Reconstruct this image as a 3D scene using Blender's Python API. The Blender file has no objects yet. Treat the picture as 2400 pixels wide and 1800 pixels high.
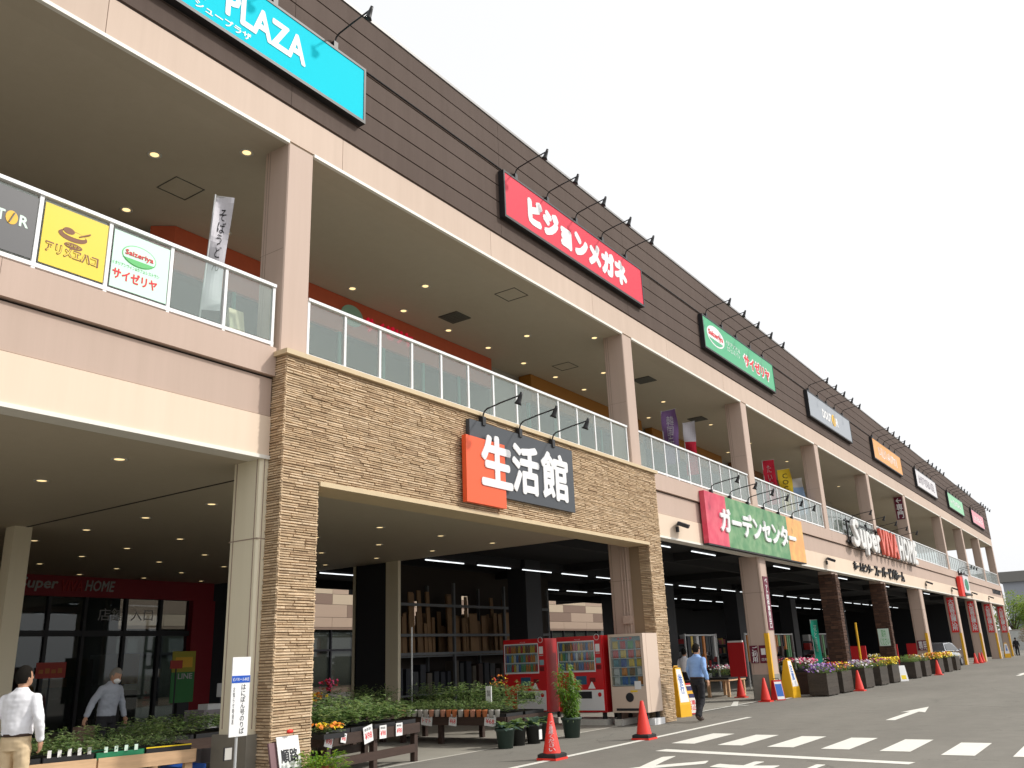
import bpy, bmesh, math, random
from mathutils import Vector, Matrix
SC = bpy.context.scene
COL = SC.collection
random.seed(11)
R = math.radians
# ------------------------------------------------------------------ camera, sky, sun, exposure
cam_d = bpy.data.cameras.new("camera"); cam = bpy.data.objects.new("camera", cam_d); COL.objects.link(cam)
cam_d.sensor_fit = 'HORIZONTAL'; cam_d.sensor_width = 36.0; cam_d.lens = 36.0 * 2019.98 / 2400
cam_d.clip_start = 0.05; cam_d.clip_end = 5000
_p, _y, _r = R(17.6416), R(55.6010), R(-2.3251)
_f = Vector((math.sin(_y)*math.cos(_p), math.cos(_y)*math.cos(_p), math.sin(_p)))
_rt = Vector((math.cos(_y), -math.sin(_y), 0)); _up = _rt.cross(_f)
_rr = _rt*math.cos(_r) + _up*math.sin(_r); _uu = -_rt*math.sin(_r) + _up*math.cos(_r)
_m = Matrix((( _rr.x,_uu.x,-_f.x,0),( _rr.y,_uu.y,-_f.y,0),( _rr.z,_uu.z,-_f.z,1.629),(0,0,0,1)))
cam.matrix_world = _m
SC.camera = cam

SUN = Vector((0.69, -0.94, 0.94)).normalized()
W = bpy.data.worlds.new("World"); SC.world = W; W.use_nodes = True
wn = W.node_tree.nodes; wl = W.node_tree.links; wn.clear()
sky = wn.new('ShaderNodeTexSky'); sky.sky_type = 'NISHITA'; sky.sun_disc = False
sky.sun_elevation = math.asin(SUN.z); sky.sun_rotation = math.atan2(SUN.x, SUN.y)
sky.dust_density = 6.0; sky.air_density = 1.0; sky.ozone_density = 1.0
hs = wn.new('ShaderNodeHueSaturation'); hs.inputs['Saturation'].default_value = 0.16   # thin white cloud over all of it
bg = wn.new('ShaderNodeBackground'); bg.inputs['Strength'].default_value = 0.15
wo = wn.new('ShaderNodeOutputWorld')
cl = wn.new('ShaderNodeMix'); cl.data_type = 'RGBA'; cl.inputs[0].default_value = 0.80; cl.inputs[7].default_value = (6.3, 6.35, 6.45, 1)   # even white overcast in front of the clear sky
wl.new(sky.outputs[0], hs.inputs['Color']); wl.new(hs.outputs[0], cl.inputs[6]); wl.new(cl.outputs[2], bg.inputs['Color']); wl.new(bg.outputs[0], wo.inputs['Surface'])
sl = bpy.data.lights.new("sun", 'SUN'); sl.energy = 2.2; sl.angle = R(3.0); sl.color = (1.0, 0.955, 0.88)
so = bpy.data.objects.new("sun", sl); COL.objects.link(so); so.rotation_euler = SUN.to_track_quat('Z', 'Y').to_euler()
so.location = (0, -30, 40)
vs = SC.view_settings
vs.view_transform = 'Standard'; vs.look = 'None'; vs.exposure = 0.25; vs.gamma = 1.0; vs.use_curve_mapping = False
SC.cycles.use_denoising = True
SC.cycles.max_bounces = 8; SC.cycles.diffuse_bounces = 4; SC.cycles.transparent_max_bounces = 12
SC.cycles.caustics_reflective = False; SC.cycles.caustics_refractive = False

# ------------------------------------------------------------------ materials
MATS = {}
def mat(name, col, rough=0.7, var=0.0, scale=6.0, bump=0.0, bscale=40.0, metal=0.0, spec=0.4, rnd=0.0, stretch=(1,1,1), emit=0.0, col2=None):
    """procedural surface: base colour, large soft mottling (var), per-object variation (rnd), fine relief (bump)"""
    if name in MATS: return MATS[name]
    m = bpy.data.materials.new(name); m.use_nodes = True; nt = m.node_tree; N = nt.nodes; Lk = nt.links
    b = N['Principled BSDF']; b.inputs['Roughness'].default_value = rough; b.inputs['Metallic'].default_value = metal
    b.inputs['Specular IOR Level'].default_value = spec
    c4 = (*col, 1); b.inputs['Base Color'].default_value = c4
    if var or rnd or bump:
        tc = N.new('ShaderNodeTexCoord'); mp = N.new('ShaderNodeMapping'); mp.inputs['Scale'].default_value = stretch
        Lk.new(tc.outputs['Object'], mp.inputs['Vector'])
        oi = N.new('ShaderNodeObjectInfo')
        ad = N.new('ShaderNodeVectorMath'); ad.operation = 'ADD'
        mu = N.new('ShaderNodeVectorMath'); mu.operation = 'SCALE'; mu.inputs['Scale'].default_value = 37.0
        Lk.new(oi.outputs['Location'], mu.inputs[0]); Lk.new(mp.outputs[0], ad.inputs[0]); Lk.new(mu.outputs[0], ad.inputs[1])
    if var or rnd:
        nz = N.new('ShaderNodeTexNoise'); nz.inputs['Scale'].default_value = scale; nz.inputs['Detail'].default_value = 6; nz.inputs['Roughness'].default_value = 0.6
        Lk.new(ad.outputs[0], nz.inputs['Vector'])
        mr = N.new('ShaderNodeMapRange'); mr.inputs['From Min'].default_value = 0.3; mr.inputs['From Max'].default_value = 0.7
        mr.inputs['To Min'].default_value = -var; mr.inputs['To Max'].default_value = var
        Lk.new(nz.outputs['Fac'], mr.inputs['Value'])
        m2 = N.new('ShaderNodeMapRange'); m2.inputs['To Min'].default_value = 1 - rnd; m2.inputs['To Max'].default_value = 1 + rnd
        Lk.new(oi.outputs['Random'], m2.inputs['Value'])
        a2 = N.new('ShaderNodeMath'); a2.operation = 'ADD'; Lk.new(mr.outputs[0], a2.inputs[0]); Lk.new(m2.outputs[0], a2.inputs[1])
        sc_ = N.new('ShaderNodeVectorMath'); sc_.operation = 'SCALE'
        if col2:
            mx = N.new('ShaderNodeMix'); mx.data_type = 'RGBA'; mx.inputs[6].default_value = c4; mx.inputs[7].default_value = (*col2, 1)
            n2 = N.new('ShaderNodeTexNoise'); n2.inputs['Scale'].default_value = scale*2.7; n2.inputs['Detail'].default_value = 3
            Lk.new(ad.outputs[0], n2.inputs['Vector'])
            mr3 = N.new('ShaderNodeMapRange'); mr3.inputs['From Min'].default_value = 0.4; mr3.inputs['From Max'].default_value = 0.62
            Lk.new(n2.outputs['Fac'], mr3.inputs['Value']); Lk.new(mr3.outputs[0], mx.inputs[0]); Lk.new(mx.outputs[2], sc_.inputs[0])
        else:
            sc_.inputs[0].default_value = col
        Lk.new(a2.outputs[0], sc_.inputs['Scale']); Lk.new(sc_.outputs[0], b.inputs['Base Color'])
    if bump:
        nb = N.new('ShaderNodeTexNoise'); nb.inputs['Scale'].default_value = bscale; nb.inputs['Detail'].default_value = 5
        Lk.new(ad.outputs[0], nb.inputs['Vector'])
        bp = N.new('ShaderNodeBump'); bp.inputs['Strength'].default_value = bump; bp.inputs['Distance'].default_value = 0.02
        Lk.new(nb.outputs['Fac'], bp.inputs['Height']); Lk.new(bp.outputs[0], b.inputs['Normal'])
    if emit:
        b.inputs['Emission Color'].default_value = c4; b.inputs['Emission Strength'].default_value = emit
    MATS[name] = m
    return m

def glass_mat(name, tint, veil, veil_col, gloss=0.9, rough=0.02):
    """sheet glass: mostly see-through, a pale film over it, mirror by Fresnel"""
    m = bpy.data.materials.new(name); m.use_nodes = True; nt = m.node_tree; N = nt.nodes; Lk = nt.links
    N.remove(N['Principled BSDF']); out = N['Material Output']
    tr = N.new('ShaderNodeBsdfTransparent'); tr.inputs[0].default_value = (*tint, 1)
    df = N.new('ShaderNodeBsdfDiffuse'); df.inputs[0].default_value = (*veil_col, 1)
    gl = N.new('ShaderNodeBsdfGlossy'); gl.inputs['Roughness'].default_value = rough
    a = N.new('ShaderNodeMixShader'); a.inputs[0].default_value = veil
    Lk.new(tr.outputs[0], a.inputs[1]); Lk.new(df.outputs[0], a.inputs[2])
    fr = N.new('ShaderNodeLayerWeight'); fr.inputs[0].default_value = 0.5
    pw = N.new('ShaderNodeMath'); pw.operation = 'POWER'; pw.inputs[1].default_value = 5.0; Lk.new(fr.outputs['Facing'], pw.inputs[0])
    mm = N.new('ShaderNodeMath'); mm.operation = 'MULTIPLY_ADD'; mm.inputs[1].default_value = gloss*0.9; mm.inputs[2].default_value = gloss*0.05; Lk.new(pw.outputs[0], mm.inputs[0])
    b = N.new('ShaderNodeMixShader'); Lk.new(mm.outputs[0], b.inputs[0]); Lk.new(a.outputs[0], b.inputs[1]); Lk.new(gl.outputs[0], b.inputs[2])
    Lk.new(b.outputs[0], out.inputs['Surface'])
    MATS[name] = m
    return m

def asphalt_mat():
    m = bpy.data.materials.new('asphalt'); m.use_nodes = True; nt = m.node_tree; N = nt.nodes; Lk = nt.links
    b = N['Principled BSDF']; b.inputs['Roughness'].default_value = 0.93; b.inputs['Specular IOR Level'].default_value = 0.15
    tc = N.new('ShaderNodeTexCoord')
    def noise(s, d, st=(1,1,1)):
        mp = N.new('ShaderNodeMapping'); mp.inputs['Scale'].default_value = st; Lk.new(tc.outputs['Object'], mp.inputs[0])
        n = N.new('ShaderNodeTexNoise'); n.inputs['Scale'].default_value = s; n.inputs['Detail'].default_value = d; n.inputs['Roughness'].default_value = 0.65
        Lk.new(mp.outputs[0], n.inputs['Vector']); return n
    big = noise(0.22, 5, (0.35, 1, 1)); mid = noise(2.3, 6); fine = noise(95, 2)
    def rng(n, lo, hi, a=0.3, c=0.7):
        r = N.new('ShaderNodeMapRange'); r.inputs['From Min'].default_value = a; r.inputs['From Max'].default_value = c
        r.inputs['To Min'].default_value = lo; r.inputs['To Max'].default_value = hi; Lk.new(n.outputs['Fac'], r.inputs['Value']); return r
    r1, r2, r3 = rng(big, 0.86, 1.12), rng(mid, 0.93, 1.07), rng(fine, 0.78, 1.22)
    x1 = N.new('ShaderNodeMath'); x1.operation = 'MULTIPLY'; Lk.new(r1.outputs[0], x1.inputs[0]); Lk.new(r2.outputs[0], x1.inputs[1])
    x2 = N.new('ShaderNodeMath'); x2.operation = 'MULTIPLY'; Lk.new(x1.outputs[0], x2.inputs[0]); Lk.new(r3.outputs[0], x2.inputs[1])
    vor = N.new('ShaderNodeTexVoronoi'); vor.feature = 'DISTANCE_TO_EDGE'; vor.inputs['Scale'].default_value = 0.16
    wp = noise(1.1, 4); mxv = N.new('ShaderNodeVectorMath'); mxv.operation = 'MULTIPLY_ADD'; mxv.inputs[1].default_value = (1.2, 1.2, 0)
    Lk.new(wp.outputs['Color'], mxv.inputs[0]); Lk.new(tc.outputs['Object'], mxv.inputs[2]); Lk.new(mxv.outputs[0], vor.inputs['Vector'])
    cr = N.new('ShaderNodeMapRange'); cr.inputs['From Min'].default_value = 0.0; cr.inputs['From Max'].default_value = 0.0035
    cr.inputs['To Min'].default_value = 0.72; cr.inputs['To Max'].default_value = 1.0; Lk.new(vor.outputs['Distance'], cr.inputs['Value'])
    sp = noise(1.35, 3); sr = rng(sp, 1.0, 0.80, 0.66, 0.74)      # oil and damp spots
    x2b = N.new('ShaderNodeMath'); x2b.operation = 'MULTIPLY'; Lk.new(x2.outputs[0], x2b.inputs[0]); Lk.new(sr.outputs[0], x2b.inputs[1])
    x3 = N.new('ShaderNodeMath'); x3.operation = 'MULTIPLY'; Lk.new(x2b.outputs[0], x3.inputs[0]); Lk.new(cr.outputs[0], x3.inputs[1])
    s = N.new('ShaderNodeVectorMath'); s.operation = 'SCALE'; s.inputs[0].default_value = (0.215, 0.203, 0.178)
    Lk.new(x3.outputs[0], s.inputs['Scale']); Lk.new(s.outputs[0], b.inputs['Base Color'])
    bp = N.new('ShaderNodeBump'); bp.inputs['Strength'].default_value = 0.22; bp.inputs['Distance'].default_value = 0.008
    Lk.new(fine.outputs['Fac'], bp.inputs['Height']); Lk.new(bp.outputs[0], b.inputs['Normal'])
    MATS['asphalt'] = m; return m

asphalt_mat()
def siding_mat(name, col, dark):
    """painted metal siding: faint vertical weather streaks and mottling"""
    m = bpy.data.materials.new(name); m.use_nodes = True; nt = m.node_tree; N = nt.nodes; Lk = nt.links
    b = N['Principled BSDF']; b.inputs['Roughness'].default_value = 0.62; b.inputs['Specular IOR Level'].default_value = 0.25
    g = N.new('ShaderNodeNewGeometry')
    mp = N.new('ShaderNodeMapping'); mp.inputs['Scale'].default_value = (2.2, 2.2, 0.12); Lk.new(g.outputs['Position'], mp.inputs[0])
    n = N.new('ShaderNodeTexNoise'); n.inputs['Scale'].default_value = 2.0; n.inputs['Detail'].default_value = 7; n.inputs['Roughness'].default_value = 0.7
    Lk.new(mp.outputs[0], n.inputs['Vector'])
    n2 = N.new('ShaderNodeTexNoise'); n2.inputs['Scale'].default_value = 0.35; n2.inputs['Detail'].default_value = 3; Lk.new(g.outputs['Position'], n2.inputs['Vector'])
    ad = N.new('ShaderNodeMath'); ad.operation = 'MULTIPLY_ADD'; ad.inputs[1].default_value = 0.6; Lk.new(n2.outputs['Fac'], ad.inputs[0]); Lk.new(n.outputs['Fac'], ad.inputs[2])
    mr = N.new('ShaderNodeMapRange'); mr.inputs['From Min'].default_value = 0.5; mr.inputs['From Max'].default_value = 1.1; Lk.new(ad.outputs[0], mr.inputs['Value'])
    mx = N.new('ShaderNodeMix'); mx.data_type = 'RGBA'; mx.inputs[6].default_value = (*dark, 1); mx.inputs[7].default_value = (*col, 1)
    Lk.new(mr.outputs[0], mx.inputs[0])
    oi = N.new('ShaderNodeObjectInfo'); m2 = N.new('ShaderNodeMapRange'); m2.inputs['To Min'].default_value = 0.965; m2.inputs['To Max'].default_value = 1.035
    Lk.new(oi.outputs['Random'], m2.inputs['Value'])
    s = N.new('ShaderNodeVectorMath'); s.operation = 'SCALE'; Lk.new(mx.outputs[2], s.inputs[0]); Lk.new(m2.outputs[0], s.inputs['Scale'])
    Lk.new(s.outputs[0], b.inputs['Base Color'])
    MATS[name] = m; return m

siding_mat('brown_siding', (0.122, 0.090, 0.076), (0.096, 0.069, 0.057))
M_ = MATS['brown_siding'].node_tree.nodes['Principled BSDF'].inputs; M_['Specular IOR Level'].default_value = 0.12; M_['Roughness'].default_value = 0.75
siding_mat('beam_beige', (0.62, 0.485, 0.395), (0.55, 0.425, 0.34))
siding_mat('column_beige', (0.56, 0.43, 0.36), (0.50, 0.38, 0.31))
siding_mat('band_light', (0.79, 0.64, 0.505), (0.745, 0.595, 0.46))
siding_mat('band_tan', (0.55, 0.415, 0.345), (0.49, 0.37, 0.30))
siding_mat('soffit_taupe', (0.55, 0.48, 0.38), (0.51, 0.44, 0.34))
siding_mat('lower_column_grey', (0.80, 0.725, 0.555), (0.74, 0.665, 0.50))
M = MATS
mat('trim_white', (0.82, 0.79, 0.72), 0.5)
mat('white_aluminium', (0.80, 0.81, 0.82), 0.35, spec=0.5)
mat('black_metal', (0.018, 0.018, 0.020), 0.45)
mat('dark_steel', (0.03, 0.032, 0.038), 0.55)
mat('joint_soft', (0.34, 0.255, 0.205), 0.9)
mat('joint_dark', (0.035, 0.028, 0.025), 0.9); mat('siding_gap', (0.060, 0.045, 0.039), 0.9)
mat('mortar', (0.27, 0.19, 0.12), 0.95)
for i, c in enumerate([(0.60,0.445,0.285), (0.53,0.385,0.24), (0.68,0.52,0.35), (0.45,0.315,0.195)]):
    mat('ledge_stone_%d' % i, c, 0.9, var=0.16, scale=9, bump=0.5, bscale=30)
for i, c in enumerate([(0.085,0.042,0.026), (0.11,0.055,0.034), (0.065,0.032,0.021)]):
    mat('brown_brick_%d' % i, c, 0.85, var=0.15, scale=9, bump=0.4, bscale=40)
mat('cap_tan', (0.62, 0.49, 0.31), 0.6, var=0.05)
mat('road_paint', (0.78, 0.77, 0.70), 0.75, var=0.07, scale=14, bump=0.3, bscale=80)
mat('concrete', (0.33, 0.31, 0.265), 0.85, var=0.10, scale=1.5, bump=0.15, bscale=60)
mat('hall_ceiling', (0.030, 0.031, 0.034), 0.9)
mat('cone_red', (0.80, 0.045, 0.03), 0.5, var=0.06, scale=5)
mat('rubber', (0.022, 0.022, 0.022), 0.8)
mat('card_white', (0.80,0.80,0.79), 0.6)
mat('pure_white', (0.82, 0.82, 0.82), 0.5)
mat('sign_yellow', (0.85, 0.47, 0.02), 0.45)
mat('red_paint', (0.55, 0.015, 0.02), 0.45)
mat('maroon', (0.14, 0.012, 0.035), 0.55)
mat('ink', (0.02, 0.02, 0.025), 0.6)
mat('ink_red', (0.70, 0.03, 0.04), 0.6)
mat('ink_blue', (0.03, 0.14, 0.50), 0.6)
mat('lamp_glow', (1.0, 0.74, 0.36), 0.5, emit=1.15)
mat('tube_glow', (0.92, 0.97, 1.0), 0.5, emit=1.3)
glass_mat('rail_glass', (0.88, 0.94, 0.92), 0.13, (0.60, 0.68, 0.66), 0.9)
glass_mat('shop_glass', (0.55, 0.60, 0.60), 0.05, (0.2, 0.24, 0.24), 1.0)

# ------------------------------------------------------------------ mesh builder
class MB:
    def __init__(s): s.v = []; s.f = []; s.m = []
    def add(s, vs_, fs, mi=0):
        b = len(s.v); s.v += [tuple(p) for p in vs_]
        for q in fs: s.f.append(tuple(b + i for i in q)); s.m.append(mi)
        return s
    def box(s, x0, y0, z0, x1, y1, z1, mi=0, T=None):
        P = [(x0,y0,z0),(x1,y0,z0),(x1,y1,z0),(x0,y1,z0),(x0,y0,z1),(x1,y0,z1),(x1,y1,z1),(x0,y1,z1)]
        if T: P = [T @ Vector(p) for p in P]
        return s.add(P, [(3,2,1,0),(4,5,6,7),(0,1,5,4),(1,2,6,5),(2,3,7,6),(3,0,4,7)], mi)
    def bar(s, a, b, w, h=None, mi=0):
        """square bar from a to b"""
        a = Vector(a); b = Vector(b); d = (b - a); h = h or w
        q = d.to_track_quat('Z', 'Y').to_matrix().to_4x4(); q.translation = a
        return s.box(-w/2, -h/2, 0, w/2, h/2, d.length, mi, q)
    def tube(s, pts, r, n=8, mi=0, cap=True, sx=1.0, sy=1.0):
        pts = [Vector(p) for p in pts]; k = len(pts); rr = r if isinstance(r, (list, tuple)) else [r]*k
        base = len(s.v); prev = None
        for i, p in enumerate(pts):
            d = (pts[min(i+1, k-1)] - pts[max(i-1, 0)]).normalized()
            if prev is None:
                ref = Vector((0,0,1)) if abs(d.z) < 0.9 else Vector((1,0,0))
                u = ref.cross(d).normalized()
            else:
                u = (prev - d*prev.dot(d)).normalized()
            prev = u; w = d.cross(u)
            for j in range(n):
                t = 2*math.pi*j/n
                s.v.append(tuple(p + u*(math.cos(t)*rr[i]*sx) + w*(math.sin(t)*rr[i]*sy)))
        for i in range(k-1):
            for j in range(n):
                a = base + i*n + j; b = base + i*n + (j+1) % n
                s.f.append((a, b, b+n, a+n)); s.m.append(mi)
        if cap:
            s.f.append(tuple(base + j for j in reversed(range(n)))); s.m.append(mi)
            s.f.append(tuple(base + (k-1)*n + j for j in range(n))); s.m.append(mi)
        return s
    def lathe(s, prof, n=16, c=(0,0,0), mi=0, sq=False):
        base = len(s.v)
        for r_, z in prof:
            for j in range(n):
                t = 2*math.pi*(j + (0.5 if sq else 0))/n
                s.v.append((c[0] + r_*math.cos(t), c[1] + r_*math.sin(t), c[2] + z))
        for i in range(len(prof)-1):
            for j in range(n):
                a = base + i*n + j; b = base + i*n + (j+1) % n
                s.f.append((a, b, b+n, a+n)); s.m.append(mi)
        s.f.append(tuple(base + j for j in reversed(range(n)))); s.m.append(mi)
        s.f.append(tuple(base + (len(prof)-1)*n + j for j in range(n))); s.m.append(mi)
        return s
    def ell(s, c, r, n=12, k=8, mi=0, T=None):
        base = len(s.v); c = Vector(c)
        for i in range(k+1):
            ph = math.pi*i/k
            for j in range(n):
                t = 2*math.pi*j/n
                p = Vector((r[0]*math.sin(ph)*math.cos(t), r[1]*math.sin(ph)*math.sin(t), -r[2]*math.cos(ph)))
                if T: p = T @ p
                s.v.append(tuple(c + p))
        for i in range(k):
            for j in range(n):
                a = base + i*n + j; b = base + i*n + (j+1) % n
                s.f.append((a, b, b+n, a+n)); s.m.append(mi)
        return s
    def quad(s, a, b, c, d, mi=0): return s.add([a, b, c, d], [(0,1,2,3)], mi)
    def loft(s, rings, n=20, mi=0):
        """rings: (cx, cy, cz, rx, ry) stacked; capped"""
        base = len(s.v)
        for cx, cy, cz, rx, ry in rings:
            for j in range(n):
                t = 2*math.pi*j/n; s.v.append((cx + rx*math.cos(t), cy + ry*math.sin(t), cz))
        for i in range(len(rings)-1):
            for j in range(n):
                a = base + i*n + j; b = base + i*n + (j+1) % n
                s.f.append((a, b, b+n, a+n)); s.m.append(mi)
        s.f.append(tuple(base + j for j in reversed(range(n)))); s.m.append(mi)
        s.f.append(tuple(base + (len(rings)-1)*n + j for j in range(n))); s.m.append(mi)
        return s
    def mesh(s, name, mats, smooth=False, off=None):
        me = bpy.data.meshes.new(name)
        vv = s.v if off is None else [(p[0]-off[0], p[1]-off[1], p[2]-off[2]) for p in s.v]
        me.from_pydata(vv, [], s.f)
        for mm in (mats if isinstance(mats, (list, tuple)) else [mats]): me.materials.append(M[mm] if isinstance(mm, str) else mm)
        if len(me.materials) > 1: me.polygons.foreach_set('material_index', s.m)
        if smooth: me.polygons.foreach_set('use_smooth', [True]*len(me.polygons))
        me.update(); return me
    def build(s, name, mats, parent=None, smooth=False, world=True, loc=None):
        """link as ONE object. world=True: vertices are world coordinates, re-based on the parent"""
        off = None
        if parent is not None and world: off = base_of(parent)
        if loc is not None: off = Vector(loc)
        o = bpy.data.objects.new(name, s.mesh(name, mats, smooth, off)); COL.objects.link(o)
        if parent is not None:
            o.parent = parent
            if loc is not None: o.location = Vector(loc) - (base_of(parent) if world else Vector((0,0,0)))
        elif loc is not None: o.location = loc
        return o

def base_of(o):
    p = Vector((0,0,0))
    while o is not None: p += o.location; o = o.parent
    return p
def tag(o, label=None, cat=None, group=None, kind=None):
    if label: o['label'] = label
    if cat: o['category'] = cat
    if group: o['group'] = group
    if kind: o['kind'] = kind
    return o
def thing(name, label, cat, loc=(0,0,0), rz=0.0, group=None):
    o = bpy.data.objects.new(name, None); COL.objects.link(o); o.empty_display_size = 0.1
    o.location = loc; o.rotation_euler = (0, 0, rz)
    return tag(o, label, cat, group)
def dup(root, loc=None, rz=None, label=None, group=None):
    r_ = root.copy(); COL.objects.link(r_)
    if loc is not None: r_.location = loc
    if rz is not None: r_.rotation_euler = (0, 0, rz)
    if label: r_['label'] = label
    if group: r_['group'] = group
    for ch in root.children:
        c = ch.copy(); COL.objects.link(c); c.parent = r_
        for g in ch.children:
            d = g.copy(); COL.objects.link(d); d.parent = c
    return r_
def inst(src, parent, loc, name=None, rz=None, mats=None):
    """another object on the same mesh data, as a part"""
    o = bpy.data.objects.new(name or src.name.split('.')[0], src.data if hasattr(src, 'data') else src); COL.objects.link(o); o.parent = parent
    o.location = Vector(loc)
    if rz: o.rotation_euler = (0,0,rz)
    return o

_raw = {}
TMP = bpy.data.scenes.new('measuring')     # text and figures are shaped here, apart from the finished scene
def shaped(o):
    TMP.collection.objects.link(o)
    with bpy.context.temp_override(scene=TMP, view_layer=TMP.view_layers[0]): dg = bpy.context.evaluated_depsgraph_get()
    return bpy.data.meshes.new_from_object(o.evaluated_get(dg), depsgraph=dg)
def raw_text(s, off=0):
    k = s; off = 0.0
    if k not in _raw:
        cu = bpy.data.curves.new('t', 'FONT'); cu.body = s; cu.offset = off; cu.resolution_u = 2; cu.extrude = 0.5; cu.align_x = 'CENTER'; cu.space_line = 0.95
        o = bpy.data.objects.new('t', cu); me = shaped(o)
        v = [tuple(p.co) for p in me.vertices]; f = [tuple(p.vertices) for p in me.polygons]
        bpy.data.objects.remove(o); bpy.data.meshes.remove(me); bpy.data.curves.remove(cu)
        _raw[k] = (v, f)
    return _raw[k]
XP, YM, ZP, YP = Vector((1,0,0)), Vector((0,-1,0)), Vector((0,0,1)), Vector((0,1,0))
FACE_S = (XP, ZP)          # lettering on a face that looks toward -Y (the car park)
FACE_W = (YM, ZP)          # on a face that looks toward -X
GROUND = (YM, XP)          # on the ground, read by drivers heading +X
def text_mb(mb, s, org, frame, w, h, off=0.0, depth=0.01, mi=0, shear=0.0):
    v, f = raw_text(s); ux, uz = frame; n = ux.cross(uz); org = Vector(org); off = max(off, 0.0)
    x0 = min(p[0] for p in v)-off; x1 = max(p[0] for p in v)+off; y0 = min(p[1] for p in v)-off; y1 = max(p[1] for p in v)+off
    g = off*0.7; sh = [(0,0)] + ([(off,0),(-off,0),(0,off),(0,-off),(g,g),(-g,g),(g,-g),(-g,-g)] if off else [])   # bold strokes
    for k, (sx, sy) in enumerate(sh):
        P = []
        for p in v:
            b = (p[1]+sy-y0)/(y1-y0)
            P.append(org + ux*(((p[0]+sx-x0)/(x1-x0))*w + shear*b*h) + uz*(b*h) + n*((p[2]+0.5)*depth*(1-0.02*k)))
        mb.add(P, f, mi)
    return mb
def text(parent, s, org, frame, w, h, m, off=0.0, depth=0.01, name='lettering', shear=0.0, world=True):
    return text_mb(MB(), s, org, frame, w, h, off, depth, 0, shear).build(name, m, parent, world=world)
def ellipse(mb, c, rx, rz, y, mi=0, n=28, d=0.004, z0=None):
    P = [(c[0]+rx*math.cos(2*math.pi*i/n), y, c[1]+rz*math.sin(2*math.pi*i/n)) for i in range(n)]
    if z0 is not None: P = [(x, yy, min(z, z0)) for x, yy, z in P]
    mb.add(P + [(x, yy+d, z) for x, yy, z in P], [tuple(reversed(range(n)))] and [tuple(range(n))] + [(i, n+i, n+(i+1) % n, (i+1) % n) for i in range(n)], mi)
    return mb
# ================================================================== the setting
F0 = 10.15                     # facade plane
X0, X1 = -4.0, 96.1            # building's ends
def sheet(name, x0, y0, x1, y1, z, m, kind='structure'):
    return tag(MB().quad((x0,y0,z),(x1,y0,z),(x1,y1,z),(x0,y1,z)).build(name, m), kind=kind)
sheet('car_park_ground', -600, -600, 1500, 900, 0.0, 'asphalt')
sheet('hall_floor', X0, 10.62, X1, 30.0, 0.004, 'concrete')

B = thing('shopping_mall_building', 'long two storey beige shopping mall with dark brown siding along the roof', 'building', (X0, F0, 0))
CL = [8.42, 20.33, 29.33, 38.2, 47.28, 56.2, 68.3, 77.4, 86.5, 95.55]   # upper columns, left edges

def bevbox(x0, y0, z0, x1, y1, z1, b=0.02):
    """box with chamfered vertical edges"""
    mb = MB()
    P = [(x0+b,y0),(x1-b,y0),(x1,y0+b),(x1,y1-b),(x1-b,y1),(x0+b,y1),(x0,y1-b),(x0,y0+b)]
    mb.v = [(x,y,z0) for x,y in P] + [(x,y,z1) for x,y in P]
    mb.f = [tuple(reversed(range(8))), tuple(range(8,16))] + [(i,(i+1)%8,8+(i+1)%8,8+i) for i in range(8)]
    mb.m = [0]*len(mb.f); return mb

# ---- upper storey: columns, beam, soffit, deck
for c in [-3.2] + CL:
    w = 0.55
    col = bevbox(c, F0, 6.30, c+w, F0+0.60, 10.13, 0.018).build('column', 'column_beige', B)
    MB().box(c-0.002, F0+0.03, 8.16, c+w+0.002, F0+0.602, 8.168).build('joint', 'joint_soft', col)
    for dy in (0.46, 0.52):
        MB().box(c-0.004, F0+dy, 6.32, c+0.004, F0+dy+0.012, 10.12).build('joint', 'joint_soft', col)
seg = [X0 + i*4.55 for i in range(23)]
for a, b in zip(seg[:-1], seg[1:]):
    b = min(b, X1)
    if b - a < 0.5: continue
    MB().box(a+0.005, F0-0.005, 10.17, b-0.005, F0+0.45, 10.815).build('beam_panel', 'beam_beige', B)
MB().box(X0, F0+0.02, 10.128, X1, F0+0.458, 10.9).build('beam', 'soffit_taupe', B)
xs_ = [X0] + [q for c in CL for q in (c, c+0.55)] + [X1]
for a, b in zip(xs_[::2], xs_[1::2]):
    if b - a > 0.3: MB().box(a+0.002, F0-0.022, 10.112, b-0.002, F0+0.05, 10.172).build('drip_trim', 'trim_white', B)
MB().box(X0, F0+0.46, 10.13, 72.0, 14.6, 10.3).build('upper_soffit', 'soffit_taupe', B)
MB().box(72.0, F0+0.46, 10.131, X1, 26.0, 10.3).build('upper_soffit', 'soffit_taupe', B)
MB().box(X0, F0+0.05, 5.95, X1-0.05, 29.5, 6.33).build('upper_deck', 'concrete', B)
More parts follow.
